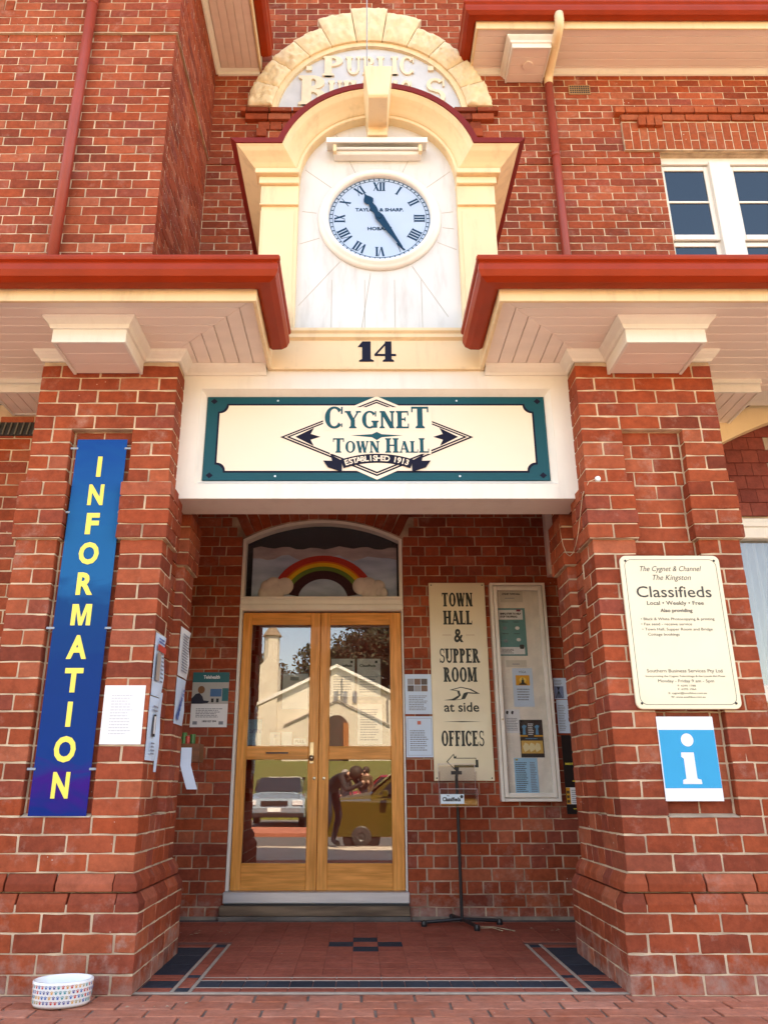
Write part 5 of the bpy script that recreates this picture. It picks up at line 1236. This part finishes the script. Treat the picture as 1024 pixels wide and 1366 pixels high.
rect(p, 'teal_header', plain('dark_teal_print', (.01, .14, .16), .5), 0, .29, .345, .425); text('lettering', 'Telehealth', M_PAPER, p, .15, .375, .026, .13, -.0020, .001, .0003)
rect(p, 'photo', plain('pale_room_print', (.42, .42, .40), .5), 0, .29, .178, .344)
rect(p, 'screen', plain('blue_screen_print', (.05, .16, .34), .4), .145, .235, .235, .295, 2); rect(p, 'photo_edge', plain('dark_teal_print', (.01, .14, .16), .5), .24, .29, .20, .30, 2); rect(p, 'monitor_foot', M_INK, .155, .175, .19, .22, 2); rect(p, 'monitor_foot', M_INK, .195, .215, .19, .22, 2)
MB().prism([(0, .179), (.0, .22), (.03, .255), (.06, .262), (.085, .235), (.095, .205), (.14, .20), (.13, .185), (.08, .179)], -.0028, -.0021, 'y').build('seated_figure', plain('navy_jacket_print', (.012, .015, .035), .5), p)
MB().prism([(.073+.028*math.cos(R(a)), .288+.03*math.sin(R(a))) for a in range(0, 360, 20)], -.0032, -.0028, 'y').build('figure_head', plain('brown_hair_print', (.22, .09, .03), .5), p)
lines(p, M_GREY, .04, .25, .075, .15, 6, 31); text('lettering', '1800 027 094', M_INK, p, .15, .038, .014, .11, -.0017, .0006, .0003)
for x in (.02, .225): rect(p, 'small_logo', M_GREY, x, x+.035, .02, .045)
p = wpaper('winter branch photo on white paper right of the cabinet', 1.53, 1.655, 1.57, 1.735, M_BPAPER)
rect(p, 'photo', plain('blue_grey_photo', (.16, .22, .36), .5), .004, .075, .006, .10); lines(p, M_GREY, .006, .07, .11, .155, 4, 41)
for a in range(5): MB().prism([(.01+a*.012, .008), (.014+a*.012, .008), (.05-a*.006, .098), (.046-a*.006, .098)], -.0024, -.0020, 'y').build('branch', M_INK, p)
p = wpaper('pale blue typed page below the branch photo', 1.54, 1.657, 1.31, 1.565, M_BPAPER); lines(p, M_GREY, .01, .065, .02, .22, 16, 42); lines(p, M_GREY, .085, .11, .12, .22, 8, 43); rect(p, 'photo', M_INK, .085, .115, .09, .115)
p = wpaper('black poster with yellow type at the right end of the back wall', 1.555, 1.658, .72, 1.295, plain('black_poster', (.012, .009, .009), .35), 'poster')
text('lettering', 'MAKE IT', M_YELLOW, p, .045, .355, .014, .06, -.0017, .001, .0003); rect(p, 'white_box', M_PAPER, .004, .10, .07, .19); rect(p, 'orange_strip', plain('orange_print', (.80, .36, .02), .5), .004, .036, .071, .189, 2); lines(p, M_GREY, .045, .095, .08, .18, 7, 44, 2); lines(p, M_INK, .008, .032, .08, .18, 3, 45, 3, .6); rect(p, 'yellow_mark', M_YELLOW, .06, .095, .232, .24); lines(p, M_YELLOW, .05, .10, .035, .047, 1, 46)
# --- white paper on left pillar front
p = sheet('notice', 'blank looking white sheet on the front of the left pillar', 'paper', .215, .30, M_PAPER, (-1.357, 4.1885, 1.122), 0, .0015, GRP, tilt=.0)
lines(p, plain('faint_ink', (.60, .60, .62), .6), .04, .16, .05, .26, 14, 51)
# --- papers on the inner side of the left pillar (face normal +x)
def spaper(label, y0, w_, z0, h_, m, cat='paper', curl=.0, x=-1.117): return sheet('notice', label, cat, w_, h_, m, (x, y0, z0), R(90), .0015, GRP, curl=curl)
p = spaper('pale blue flyer with a red band on the left pillar side', 4.20, .20, 1.375, .335, M_BPAPER, 'flyer', .012)
rect(p, 'red_band', plain('red_print', (.62, .06, .04), .5), .02, .19, .24, .275, 34); rect(p, 'photo', plain('tan_photo', (.40, .33, .28), .5), .02, .10, .08, .23, 34); lines(p, M_GREY, .11, .18, .08, .23, 7, 61, 34); lines(p, plain('dark_blue_ink', (.03, .06, .3), .5), .03, .18, .285, .32, 2, 62, 34)
p = spaper('long pale blue leaflet with a phone drawing on the left pillar side', 4.19, .21, 1.045, .325, M_BPAPER, 'leaflet', .012)
rect(p, 'phone_drawing', M_INK, .07, .115, .12, .235, 34); rect(p, 'phone_screen', M_PAPER, .077, .108, .135, .225, 35); lines(p, M_GREY, .04, .15, .25, .29, 2, 63, 34); lines(p, M_GREY, .05, .13, .03, .10, 4, 64, 34)
p = spaper('narrow pale blue strip hanging behind the leaflet on the left pillar', 4.385, .055, .99, .42, M_BPAPER, 'paper', .006)
p = spaper('white typed sheet on the rear edge of the left pillar', 4.77, .25, 1.555, .30, M_PAPER, 'paper', .012); lines(p, M_GREY, .03, .21, .03, .27, 14, 65, 34)
p = spaper('blue patterned flyer on the rear edge of the left pillar', 4.76, .23, 1.27, .275, M_BPAPER, 'flyer', .008)
for i in range(7): MB().prism([(.03+i*.022, .03+i*.028), (.07+i*.02, .02+i*.03), (.08+i*.018, .06+i*.026), (.04+i*.02, .07+i*.024)], -.0135, -.0125, 'y').build('blue_patch', plain('mid_blue_print', (.04, .12, .40), .5), p)
# --- small wooden box with plants
wb = thing('leaflet_box', 'small brown wooden box on the porch wall left of the door', 'box', (-1.2, 5.2, 1.05))
M_WB = mat('brown_box_timber', (.16, .05, .015), .5, .15, 6, .2, 40, stretch=(.6, 6, 6))
for x0, x1, y0, y1, z0, z1 in ((-1.23, -1.01, 5.06, 5.072, 1.06, 1.17), (-1.23, -1.01, 5.188, 5.20, 1.06, 1.17), (-1.23, -1.218, 5.0725, 5.1875, 1.06, 1.17), (-1.022, -1.01, 5.0725, 5.1875, 1.06, 1.17), (-1.2175, -1.0225, 5.0725, 5.1875, 1.06, 1.07)): box('box_side', M_WB, wb, x0, x1, y0, y1, z0, z1, .002)
for i, (x, c, h) in enumerate(((-1.20, (.05, .05, .12), .10), (-1.165, (.35, .25, .03), .08), (-1.125, (.03, .14, .03), .14), (-1.10, (.45, .04, .03), .12), (-1.07, (.03, .12, .03), .13), (-1.045, (.5, .08, .06), .06))):
    tag(MB().tube([(x, 5.13, 1.08), (x, 5.125, 1.10+h)], [.016, .018], 12).build('small_packet', plain(f'packet_{i}', c, .4)), ['dark blue packet at the left end of the wooden box', 'yellow packet standing second in the wooden box', 'green topped tube in the wooden box', 'bright red tube beside the green one in the wooden box', 'second green tube in the wooden box', 'short red packet at the right end of the wooden box'][i], 'packet', 'packets in the wooden box')
sp = MB(); sp.grid([[(-1.195+u*.022+max(0, .09-v*.02)*.0+(.05-v*.0125 if v < 4 else 0), 5.055-.004*math.sin(v), .90+v*.035) for u in range(4)] for v in range(8)])
sp.v = [(x+.075, y-.01, z) for x, y, z in sp.v]
tag(sp.build('hanging_slip', M_BPAPER, None, fixn=False), 'bent pale blue slip hanging from the wooden box', 'paper')

# papers inside the door glass
def dpaper(label, x0, x1, z0, z1, m): return sheet('notice', label, 'paper', x1-x0, z1-z0, m, (x0, 6.3725, z0), 0, .0012, 'papers taped to the door glass')
GP = plain('glass_side_paper', (.84, .84, .85), .6)
p = dpaper('left of the two classifieds pages in the right door glass', -.245, -.055, 1.60, 1.90, GP); text('lettering', 'Classifieds', M_INK, p, .11, .235, .020, .12, -.0016, .001, .0003); rect(p, 'round_logo', M_INK, .155, .175, .265, .285); lines(p, M_GREY, .02, .17, .03, .17, 7, 71)
p = dpaper('right of the two classifieds pages in the right door glass', -.035, .155, 1.60, 1.90, GP); text('lettering', 'Classifieds', M_INK, p, .085, .235, .020, .13, -.0016, .001, .0003); rect(p, 'round_logo', M_INK, .145, .165, .265, .285); lines(p, M_GREY, .02, .17, .03, .17, 7, 72)
p = dpaper('white page taped high in the left door glass', -.635, -.43, 1.50, 1.78, GP); rect(p, 'small_picture', M_GREY, .06, .13, .225, .255)
p = dpaper('white typed page low in the right door glass', -.03, .165, 1.23, 1.54, GP); lines(p, M_GREY, .02, .17, .03, .28, 13, 73)
p = dpaper('blue community sticker low in the left door glass', -.895, -.79, 1.225, 1.42, plain('pale_blue_sticker', (.25, .45, .62), .5)); text('lettering', '26TEN', plain('dark_blue_ink', (.03, .06, .3), .5), p, .055, .09, .028, .085, -.0014, .001, .0003)
p = dpaper('small white sticker with a blue badge in the left door glass', -.72, -.64, 1.225, 1.32, M_PAPER); rect(p, 'badge', plain('dark_blue_ink', (.03, .06, .3), .5), .028, .05, .055, .08)
p = dpaper('grey card sticker in the left door glass', -.63, -.55, 1.225, 1.325, GP)
p = dpaper('PULL sticker in the lower corner of the left door glass', -.535, -.435, 1.23, 1.275, M_PAPER); text('lettering', 'PULL', M_INK, p, .05, .010, .024, .075, -.0014, .002, .0003)

# ------------------------------------------------------------ brochure stand
st = thing('brochure_stand', 'black cross-foot floor stand with a clear classifieds leaflet holder', 'stand', (.69, 6.05, 0))
SXp, SYp = .700, 6.05
MB().tube([(SXp, SYp, .03), (SXp, SYp, .98), (SXp+.012, SYp+.01, 1.05)], .0115, 10).build('pole', M_BLACK, st)
for a, L_ in ((8, .27), (100, .25), (188, .27), (290, .22)):
    x1, y1 = SXp+L_*math.cos(R(a)), SYp+L_*math.sin(R(a))
    o = MB().tube([(SXp, SYp, .045), (x1, y1, .030)], .012, 8).build('foot', M_BLACK, st)
    MB().lathe([(.0001, .045), (.018, .04), (.022, .02), (.02, .0045)], (x1, y1, 0), 12).build('foot_cap', M_BLACK, o if False else st)
# holder: sloping clear tray
hb = MB()
F0, F1, BK0, BK1 = SYp-.10, SYp-.06, SYp-.02, SYp+.02
def quad(mb, a, b, c, d): n = len(mb.v); mb.v += [a, b, c, d]; mb.f.append((n, n+1, n+2, n+3))
xl, xr = .565, .835
hb.box(xl, xr, SYp-.016, SYp-.012, .80, 1.075); hb.box(xl, xr, SYp-.115, SYp-.111, .78, .90); hb.box(xl, xl+.004, SYp-.1105, SYp-.0165, .78, 1.02); hb.box(xr-.004, xr, SYp-.1105, SYp-.0165, .78, 1.02); hb.box(xl+.0045, xr-.0045, SYp-.1105, SYp-.0165, .78, .784)
hb.build('clear_holder', M_ACRYL, st)
he = MB()
for x in (xl-.001, xr-.002): he.box(x, x+.003, SYp-.1115, SYp-.1105, .78, .90); he.box(x, x+.003, SYp-.0165, SYp-.0155, .80, 1.075)
he.box(xl+.002, xr-.002, SYp-.1118, SYp-.1108, .899, .902); he.box(xl+.002, xr-.002, SYp-.0165, SYp-.0155, 1.073, 1.076); he.box(xl+.002, xr-.002, SYp-.1118, SYp-.1108, .779, .782)
he.build('holder_edge', plain('pale_acrylic_edge', (.60, .50, .50), .3), st)
box('bracket_bar', M_BLACK, st, .66, .74, SYp-.011, SYp-.004, 1.00, 1.025, .002)
lb = box('label_card', plain('ice_blue_card', (.62, .76, .85), .4), st, .568, .735, SYp-.1175, SYp-.1155, .80, .865, 0)
text('lettering', 'Classifieds', M_INK, st, .645, .818, .026, .13, SYp-.1176, .0016, .0003); text('lettering', 'The', M_INK, st, .62, .851, .008, None, SYp-.1176, .0004, .0003)
MB().prism([(.718+.012*math.cos(R(a)), .848+.012*math.sin(R(a))) for a in range(0, 360, 30)], SYp-.1182, SYp-.1176, 'y').build('round_logo', M_INK, st)
ch_ = MB()
for i in range(34): ch_.tube([(.735+.001*(i % 2), 6.285, .93-i*.024), (.735, 6.285, .93-i*.024-.017)], .0028, 5)
tag(ch_.build('chain', mat('rusty_chain', (.12, .07, .05), .7)), 'thin rusty chain hanging on the brick wall behind the stand', 'chain')
tw = MB().tube([(.80, 5.95, .012), (.90, 5.92, .016), (.99, 5.86, .008), (1.02, 5.80, .01)], .003, 6).tube([(.78, 5.90, .01), (.88, 5.86, .02), (.94, 5.80, .01)], .0025, 6)
tag(tw.build('loose_cord', plain('straw_cord', (.42, .30, .18), .8)), 'loose pale cord ends on the porch floor beside the stand foot', 'cord')

# small cable and lamp knob on right pillar
kn = thing('cable_knob', 'white cable knob with a looping wire on the right pillar', 'cable', (1.25, 4.6, 2.5))
MB().lathe([(.0001, .02), (.014, .018), (.018, .006), (.012, 0)], (1.37, 4.19, 2.60), 12, 'y').build('knob', M_PAPER, kn)
MB().tube([(1.365, 4.18, 2.60), (1.31, 4.16, 2.575), (1.272, 4.18, 2.50), (1.270, 4.26, 2.40), (1.272, 4.34, 2.32), (1.274, 4.42, 2.27), (1.276, 4.50, 2.245), (1.278, 4.58, 2.25), (1.28, 4.66, 2.29), (1.28, 4.72, 2.36), (1.28, 4.75, 2.44), (1.28, 4.76, 2.52)], .0022, 8).build('wire', M_MORTAR, kn)

# ------------------------------------------------------------ dog bowl
db = thing('dog_bowl', 'white dog bowl printed with coloured paw marks beside the left pillar', 'dog bowl', (0, 0, 0))
BS = (1.06, .80)
MB().lathe([(.0001, .004), (.118, .004), (.124, .0), (.130, .012), (.137, .096), (.136, .104), (.130, .106), (.125, .100), (.112, .030), (.0001, .028)], (0, 0, 0), 56, 'z', *BS).build('bowl', mat('glazed_white', (.80, .80, .78), .15, .02, 2, coat=.4), db, smooth=True)
MB().lathe([(.0001, .050), (.1155, .050)], (0, 0, 0), 48, 'z', *BS).build('water', mat('bowl_water', (.62, .74, .72), .03, .03, 2, coat=.6), db)
pc_ = [(.60, .04, .03), (.03, .14, .42), (.75, .35, .08), (.04, .30, .33), (.10, .10, .28), (.45, .35, .18)]
for row in range(4):
    mbs = [MB() for _ in pc_]
    for i in range(44):
        t = 2*math.pi*(i+(.5 if row % 2 else 0))/44; z = .022+row*.021; r_ = .1312+z*.066+.0006
        if math.sin(t) > .45: continue
        c = random.Random(row*50+i).randrange(6)
        def P_(du, dz, rr=r_): tt = t+du/.135; return (rr*math.cos(tt)*BS[0], rr*math.sin(tt)*BS[1], z+dz)
        for (du, dz, rx) in ((0, 0, .0052), (-.0052, .0062, .0024), (0, .0078, .0024), (.0052, .0062, .0024)):
            n = len(mbs[c].v); k = 7
            mbs[c].v += [P_(du+rx*math.cos(2*math.pi*j/k), dz+rx*.9*math.sin(2*math.pi*j/k)) for j in range(k)]; mbs[c].f.append(tuple(range(n, n+k)))
    for c, mb in enumerate(mbs):
        if mb.v: mb.build('paw_print', plain(f'paw_{c}', pc_[c], .3), db, fixn=False)
db.location = (-1.335, 3.985, .004); db.rotation_euler = (0, 0, R(14)); db.scale = (.90, .90, .95)
# leaves and specks of litter
rl = random.Random(5)
lf = MB()
for (x, y, n_) in ((-1.0, 5.75, 9), (-.9, 3.95, 5), (-1.25, 3.8, 3), (1.2, 5.9, 5), (.9, 4.05, 4)):
    for i in range(n_):
        a = rl.random()*6; px_, py_ = x+rl.uniform(-.14, .14), y+rl.uniform(-.08, .08); s_ = rl.uniform(.006, .016); zz = .008
        n = len(lf.v); lf.v += [(px_+s_*math.cos(a), py_+s_*math.sin(a), zz), (px_+s_*.4*math.cos(a+1.57), py_+s_*.4*math.sin(a+1.57), zz+.004), (px_-s_*math.cos(a), py_-s_*math.sin(a), zz), (px_-s_*.4*math.cos(a+1.57), py_-s_*.4*math.sin(a+1.57), zz+.002)]; lf.f.append((n, n+1, n+2, n+3))
tag(lf.build('leaf_litter', plain('dry_leaf', (.40, .30, .20), .9), fixn=False), kind='stuff')

# ------------------------------------------------------------ across the street (seen in the door glass)
chm = mat('church_render', (.60, .54, .43), .8, .05, 2, .2, 30)
ch = thing('church', 'cream rendered church with gable and round turret reflected in the door glass', 'church', (-1.8, -44, 2.9))
gx, gz = -1.7, 8.75
MB().prism([(gx-8, 2.5), (gx+8, 2.5), (gx+8, gz-8*.47), (gx, gz), (gx-8, gz-8*.47)], -58, -42, 'y').build('nave', chm, ch)
MB().prism([(gx-8.4, gz-8.4*.47-.05), (gx, gz+.0), (gx+8.4, gz-8.4*.47-.05), (gx+8.4, gz-8.4*.47+.15), (gx, gz+.22), (gx-8.4, gz-8.4*.47+.15)], -58.3, -41.7, 'y').build('gable_coping', mat('white_coping', (.8, .77, .7), .6), ch)
MB().prism([(gx-.2-3.3, 2.5), (gx-.2+3.8, 2.5), (gx+3.6, 4.7), (gx+.1, 6.3), (gx-3.5, 4.7)], -42, -40.5, 'y').build('porch', chm, ch)
MB().prism([(gx-.75, 2.5), (gx+.85, 2.5), (gx+.85, 4.6)]+[(gx+.05+.8*math.cos(R(a)), 4.6+.8*math.sin(R(a))) for a in range(15, 180, 15)]+[(gx-.75, 4.6)], -40.49, -40.42, 'y').build('doorway', plain('dark_doorway', (.05, .035, .025), .8), ch)
for s_ in (-1, 1): MB().box(gx+.05+s_*.62-.17, gx+.05+s_*.62+.17, -40.41, -40.3, 2.6, 4.9).build('door_leaf', mat('orange_door', (.35, .12, .03), .6), ch)
for dx in (-.2, .45, 1.1, -.85): MB().prism([(gx+dx, 6.0+.35), (gx+dx+.28, 6.35), (gx+dx+.28, 7.0)]+[(gx+dx+.14+.14*math.cos(R(a)), 7.0+.14*math.sin(R(a))) for a in range(30, 180, 30)]+[(gx+dx, 7.0)], -41.97, -41.9, 'y').build('lancet_window', plain('grey_glass', (.2, .2, .2), .3), ch)
tx, ty = -6.45, -43
MB().box(tx-.60, tx+.68, ty-.7, ty+1.2, 2.5, 8.9).build('turret_base', chm, ch)
MB().prism([(tx-.60, 8.9), (tx+.68, 8.9), (tx+.1, 9.6)], ty-.7, ty+1.2, 'y').build('turret_gablet', chm, ch)
MB().lathe([(.56, 8.9), (.56, 11.15), (.001, 11.15)], (tx+.05, ty+.2, 0), 10).build('turret', chm, ch)
MB().lathe([(.72, 11.10), (.02, 12.1), (.0001, 12.1)], (tx+.05, ty+.2, 0), 10).build('turret_roof', mat('lichen_tiles', (.25, .18, .12), .9), ch)
for px0, z0, z1 in ((gx+.35, 5.2, 8.0), (gx+3.5, 4.6, 6.6)): MB().tube([(px0, -41.9, z0), (px0, -41.9, z1)], .06, 6).build('drain_pipe', plain('grey_pipe', (.2, .19, .17), .6), ch)
MB().tube([(gx-3.4, -40.4, 4.75), (gx+.1, -40.4, 6.38), (gx+3.6, -40.4, 4.75)], .05, 6).build('porch_coping', plain('grey_pipe', (.2, .19, .17), .6), ch)
MB().box(gx+.06, gx+.14, -40.5, -40.4, 6.4, 7.0).box(gx-.1, gx+.3, -40.5, -40.4, 6.7, 6.78).build('cross', plain('grey_pipe', (.2, .19, .17), .6), ch)
# easel standing inside the doors
ea = thing('easel', 'white easel with a leaflet tray behind the right door glass', 'easel', (.05, 6.8, .15))
M_EA = plain('white_easel_tube', (.8, .8, .78), .5)
for x_, y_ in ((-.10, 6.75), (.06, 6.95), (.24, 6.75)): MB().tube([(x_, y_, .155), (.06+(x_-.06)*.25, 6.82, .95)], .006, 6).build('leg', M_EA, ea)
MB().box(-.10, .24, 6.72, 6.80, .78, .80).build('tray', M_EA, ea); MB().prism([(6.74, .80), (6.755, .80), (6.80, .90), (6.785, .90)], -.02, .22, 'x').build('leaflet', M_BPAPER, ea)
# trees behind the church
def tree(x, y, h, r, label, seed):
    rn = random.Random(seed); t = thing('gum_tree', label, 'tree', (x, y, 3), group='dark trees behind the church')
    tm = MB().tube([(x, y, 2), (x+.2, y, 2+h*.35), (x-.1, y, 2+h*.75)], [.45, .35, .12], 8)
    for k in range(6):
        a = rn.random()*6.3; tm.tube([(x, y, 2+h*(.3+.08*k)), (x+math.cos(a)*r*.6, y+math.sin(a)*r*.6, 2+h*(.5+.07*k))], [.16, .05], 6)
    tm.build('trunk', mat('bark', (.12, .09, .06), .9), t)
    cl = MB()
    for k in range(60):
        a = rn.random()*6.3; rr = r*math.sqrt(rn.random()); zc_ = 2+h*(.35+.6*rn.random()); rr *= (1.05-abs((zc_-2)/h-.6)*1.1); cx, cy = x+rr*math.cos(a), y+rr*math.sin(a)
        cr = rn.uniform(.7, 1.5)
        for j in range(170):
            v = Vector((rn.gauss(0, 1), rn.gauss(0, 1), rn.gauss(0, .75))); v = v.normalized()*cr*rn.random()**.4; s_ = rn.uniform(.14, .26)
            u = Vector((rn.gauss(0, 1), rn.gauss(0, 1), rn.gauss(0, 1))).normalized(); q_ = u.cross(Vector((rn.random(), rn.random(), rn.random()))).normalized()
            c_ = Vector((cx, cy, zc_))+v; n = len(cl.v); cl.v += [tuple(c_+u*s_), tuple(c_+q_*s_*.6), tuple(c_-u*s_), tuple(c_-q_*s_*.6)]; cl.f.append((n, n+1, n+2, n+3))
    cl.build('crown', mat('dark_foliage', (.034, .036, .012), .8, .3, 1.2), t, fixn=False)
for i, (x, y, h, r, lb_) in enumerate(((-2.5, -62, 12.5, 4.5, 'dark tree behind the church gable peak'), (3.5, -60, 15, 5, 'tall dark tree right of the church gable'), (9, -64, 15, 5.5, 'dark tree at the far right behind the church'), (-10, -64, 11, 4.5, 'dark tree left of the church turret'), (0.5, -70, 17, 5, 'tallest dark tree behind the church'), (15, -58, 12, 5, 'outermost dark tree on the right across the street'))): tree(x, y, h, r, lb_, i+11)
# cars
def car(label, cat, m, loc, rot, kind='sedan'):
    r = thing('parked_car', label, cat, (0, 0, 0), 'cars parked across the street')
    if kind == 'sedan': side = [(-2.2, .32), (-2.25, .55), (-2.18, .80), (-1.25, .95), (-.55, 1.38), (.65, 1.42), (1.35, 1.05), (2.1, .98), (2.2, .7), (2.18, .32)]
    else: side = [(-2.2, .32), (-2.25, .60), (-2.15, .88), (-1.25, 1.02), (-.65, 1.48), (1.7, 1.50), (2.1, 1.05), (2.2, .8), (2.2, .32)]
    rows = []
    for wx in (-.86, -.84, -.74, -.60, 0, .60, .74, .84, .86):
        k = abs(wx); row = []
        for x, z in side:
            zz = z if k < .7 else (min(z, .92) if k > .8 else (z if z < .95 else z-(k-.6)*.3)); xx = x*(1-.03*(k > .8)); row.append((xx, wx if z < .95 else wx*.80, zz))
        rows.append(row)
    mb = MB().grid(rows); n = len(side)
    mb.f.append(tuple(range(n))); mb.f.append(tuple(range(8*n, 9*n))[::-1]); mb.build('body', m, r, smooth=False)
    dk = plain('car_window', (.02, .025, .03), .08)
    if kind == 'sedan': ws, rs = [(-1.22, .98), (-.58, 1.37)], [(.70, 1.39), (1.32, 1.08)]
    else: ws, rs = [(-1.22, 1.04), (-.68, 1.46)], [(1.74, 1.46), (2.06, 1.10)]
    for (a, b) in (ws, rs):
        q_ = MB(); d = -1 if a[0] < 0 else 1
        q_.v = [(a[0]+d*.012, -.66, a[1]+.012), (a[0]+d*.012, .66, a[1]+.012), (b[0]+d*.012, .60, b[1]+.012), (b[0]+d*.012, -.60, b[1]+.012)]; q_.f = [(0, 1, 2, 3)]; q_.build('windscreen', dk, r, fixn=False)
    for s_ in (-1, 1):
        top = ws[1][1]-.04; MB().prism([(ws[0][0]+.12, .99), (ws[1][0]+.02, top), (rs[0][0]-.05, top), (rs[1][0]-.15, .99)], s_*.700, s_*.712, 'y').build('side_window', dk, r)
        for x in (-1.4, 1.35):
            t_ = MB().lathe([(.0001, .0), (.31, .0), (.32, .04), (.32, .16), (.30, .19), (.0001, .19)], (x, s_*.86+(.0 if s_ > 0 else .19)+(-.02 if s_ > 0 else -.16), .32), 22, 'y').build('wheel', M_BLACK, r)
            MB().lathe([(.0001, .004), (.05, .01), (.07, .0), (.15, .004), (.17, .012)], (x, s_*.885, .32), 16, 'y').build('wheel_rim', plain('grey_rim', (.045, .045, .045), .4), t_)
        MB().box(-2.262, -2.16, s_*.66-.15, s_*.66+.15, .62, .76).build('headlight', plain('headlight_glass', (.7, .72, .75), .1), r, .01)
        MB().box(-1.05, -.95, s_*.95-.09, s_*.95+.09, .95, 1.06).build('mirror', m, r, .01)
    MB().box(-2.268, -2.2, -.38, .38, .62, .74).build('grille', M_BLACK, r); MB().box(-2.275, -2.2, -.19, .19, .45, .56).build('number_plate', M_PAPER, r); MB().box(-2.27, -2.15, -.84, .84, .30, .43).build('bumper', M_BLACK, r, .02)
    r.location = loc; r.rotation_euler = (0, 0, R(rot)); return r
cp = lambda nm, c: mat(nm, c, .25, .03, 2, coat=.8, spec=.6)
car('silver blue sedan parked facing the building', 'car', cp('silver_blue_car_paint', (.22, .30, .36)), (-2.45, -12.8, -.20), -90)
car('mustard yellow wagon parked along the near kerb', 'car', cp('shaded_mustard_paint', (.09, .065, .010)), (1.40, -2.25, -.20), 0, 'wagon')  # paint darkened so its colour carries the shade on the car
car('red wagon parked behind the yellow one', 'car', cp('red_car_paint', (.30, .012, .02)), (1.3, -14.6, -.20), 0, 'wagon')
# people beside the camera, seen only in the door glass
def person(label, loc, rot, joints, cols, hair):
    r = thing('person', label, 'person', (0, 0, 0))
    me = bpy.data.meshes.new('sk'); V = [j[0] for j in joints]; E_ = [(j[2], i) for i, j in enumerate(joints) if j[2] >= 0]
    me.from_pydata(V, E_, []); o = bpy.data.objects.new('sk', me); COL.objects.link(o)
    md = o.modifiers.new('s', 'SKIN'); md2 = o.modifiers.new('u', 'SUBSURF'); md2.levels = 2; md2.render_levels = 2
    for i, j in enumerate(joints): me.skin_vertices[0].data[i].radius = (j[1], j[1]*.85)
    me.skin_vertices[0].data[0].use_root = True
    m2 = bpy.data.meshes.new_from_object(o.evaluated_get(bpy.context.evaluated_depsgraph_get())); bpy.data.objects.remove(o)
    m2.materials.clear()
    for c in cols: m2.materials.append(c)
    JV = [Vector(v) for v in V]
    for pl in m2.polygons:
        c = pl.center; i = min(range(len(JV)), key=lambda k: (JV[k]-c).length); pl.material_index = joints[i][3]; pl.use_smooth = True
    b = bpy.data.objects.new('body', m2); COL.objects.link(b); b.parent = r
    hd_ = joints[[k for k, j in enumerate(joints) if j[4:] == ('head',)][0]][0]
    MB().lathe([(.0001, .125), (.06, .115), (.10, .075), (.112, .02), (.105, -.04), (.08, -.07)], (hd_[0], hd_[1]+.025, hd_[2]+.01), 20).build('hair', hair, r, smooth=True)
    for s_ in (-1, 1): MB().lathe([(.0001, .012), (.009, .008), (.011, 0)], (hd_[0]+s_*.032, hd_[1]-.088, hd_[2]+.0), 10, 'y').build('eye', M_BLACK, r)
    MB().tube([(hd_[0], hd_[1]-.088, hd_[2]+.01), (hd_[0], hd_[1]-.118, hd_[2]-.022), (hd_[0], hd_[1]-.095, hd_[2]-.03)], .012, 8).build('nose', cols[0], r)
    r.location = loc; r.rotation_euler = (0, 0, R(rot)); return r
SK = mat('skin', (.50, .27, .18), .5, .05, 5); JK = plain('black_coat', (.015, .015, .017), .8); JN = plain('dark_jeans', (.012, .016, .03), .8); BRN = plain('brown_jacket', (.09, .05, .02), .8)
def standing(h=1.7):
    k = h/1.7; f = lambda x, y, z: (x*k, y*k, z*k)
    J = [(f(0, 0, .95), .13, -1, 2), (f(0, 0, 1.15), .125, 0, 1), (f(0, 0, 1.36), .15, 1, 1), (f(0, 0, 1.47), .055, 2, 0), (f(0, -.01, 1.56), .085, 3, 0, 'head'), (f(0, -.01, 1.64), .08, 4, 0)]
    for s_ in (-1, 1):
        n = len(J); J += [(f(s_*.17, 0, 1.38), .06, 2, 1), (f(s_*.22, .02, 1.12), .045, n, 1), (f(s_*.20, -.12, .93), .035, n+1, 1), (f(s_*.19, -.17, .88), .032, n+2, 0)]
        n = len(J); J += [(f(s_*.095, 0, .88), .095, 0, 2), (f(s_*.10, -.01, .50), .065, n, 2), (f(s_*.11, .02, .09), .045, n+1, 2), (f(s_*.12, -.14, .045), .04, n+2, 3)]
    return J
bend = [((0, .45, .88), .13, -1, 2), ((0, .30, 1.02), .13, 0, 1), ((0, .08, 1.12), .14, 1, 1), ((0, -.03, 1.12), .055, 2, 0), ((0, -.12, 1.10), .085, 3, 0, 'head'), ((0, -.15, 1.16), .075, 4, 0)]
for s_ in (-1, 1):
    n = len(bend); bend += [((s_*.17, .08, 1.08), .06, 2, 1), ((s_*.20, -.05, .86), .045, n, 1), ((s_*.10, -.25, .95), .035, n+1, 1), ((s_*.05, -.30, 1.0), .03, n+2, 0)]
    n = len(bend); bend += [((s_*.10, .45, .85), .095, 0, 2), ((s_*.13, .35, .48), .065, n, 2), ((s_*.14, .48, .09), .045, n+1, 2), ((s_*.15, .34, .045), .04, n+2, 3)]
# figures face +y (towards the doors): model faces -y, so turn by 180
DH = mat('dark_hair', (.03, .018, .01), .7); GH = mat('grey_hair', (.3, .27, .24), .7)
person('woman in a black coat bending forward to take the photo', (-.16, -.40, 0), 127, bend, [SK, JK, JN, M_BLACK], DH)
person('person in a brown jacket standing by the red wagon', (.14, -12.6, -.2), 205, standing(1.72), [SK, BRN, JN, M_BLACK], DH)
person('person with grey hair in a dark jacket standing in the car park', (-.50, -12.2, -.2), 160, standing(1.62), [SK, JK, JN, M_BLACK], GH)

# clean helper properties
for o in bpy.data.objects:
    if '_y' in o.keys(): del o['_y']
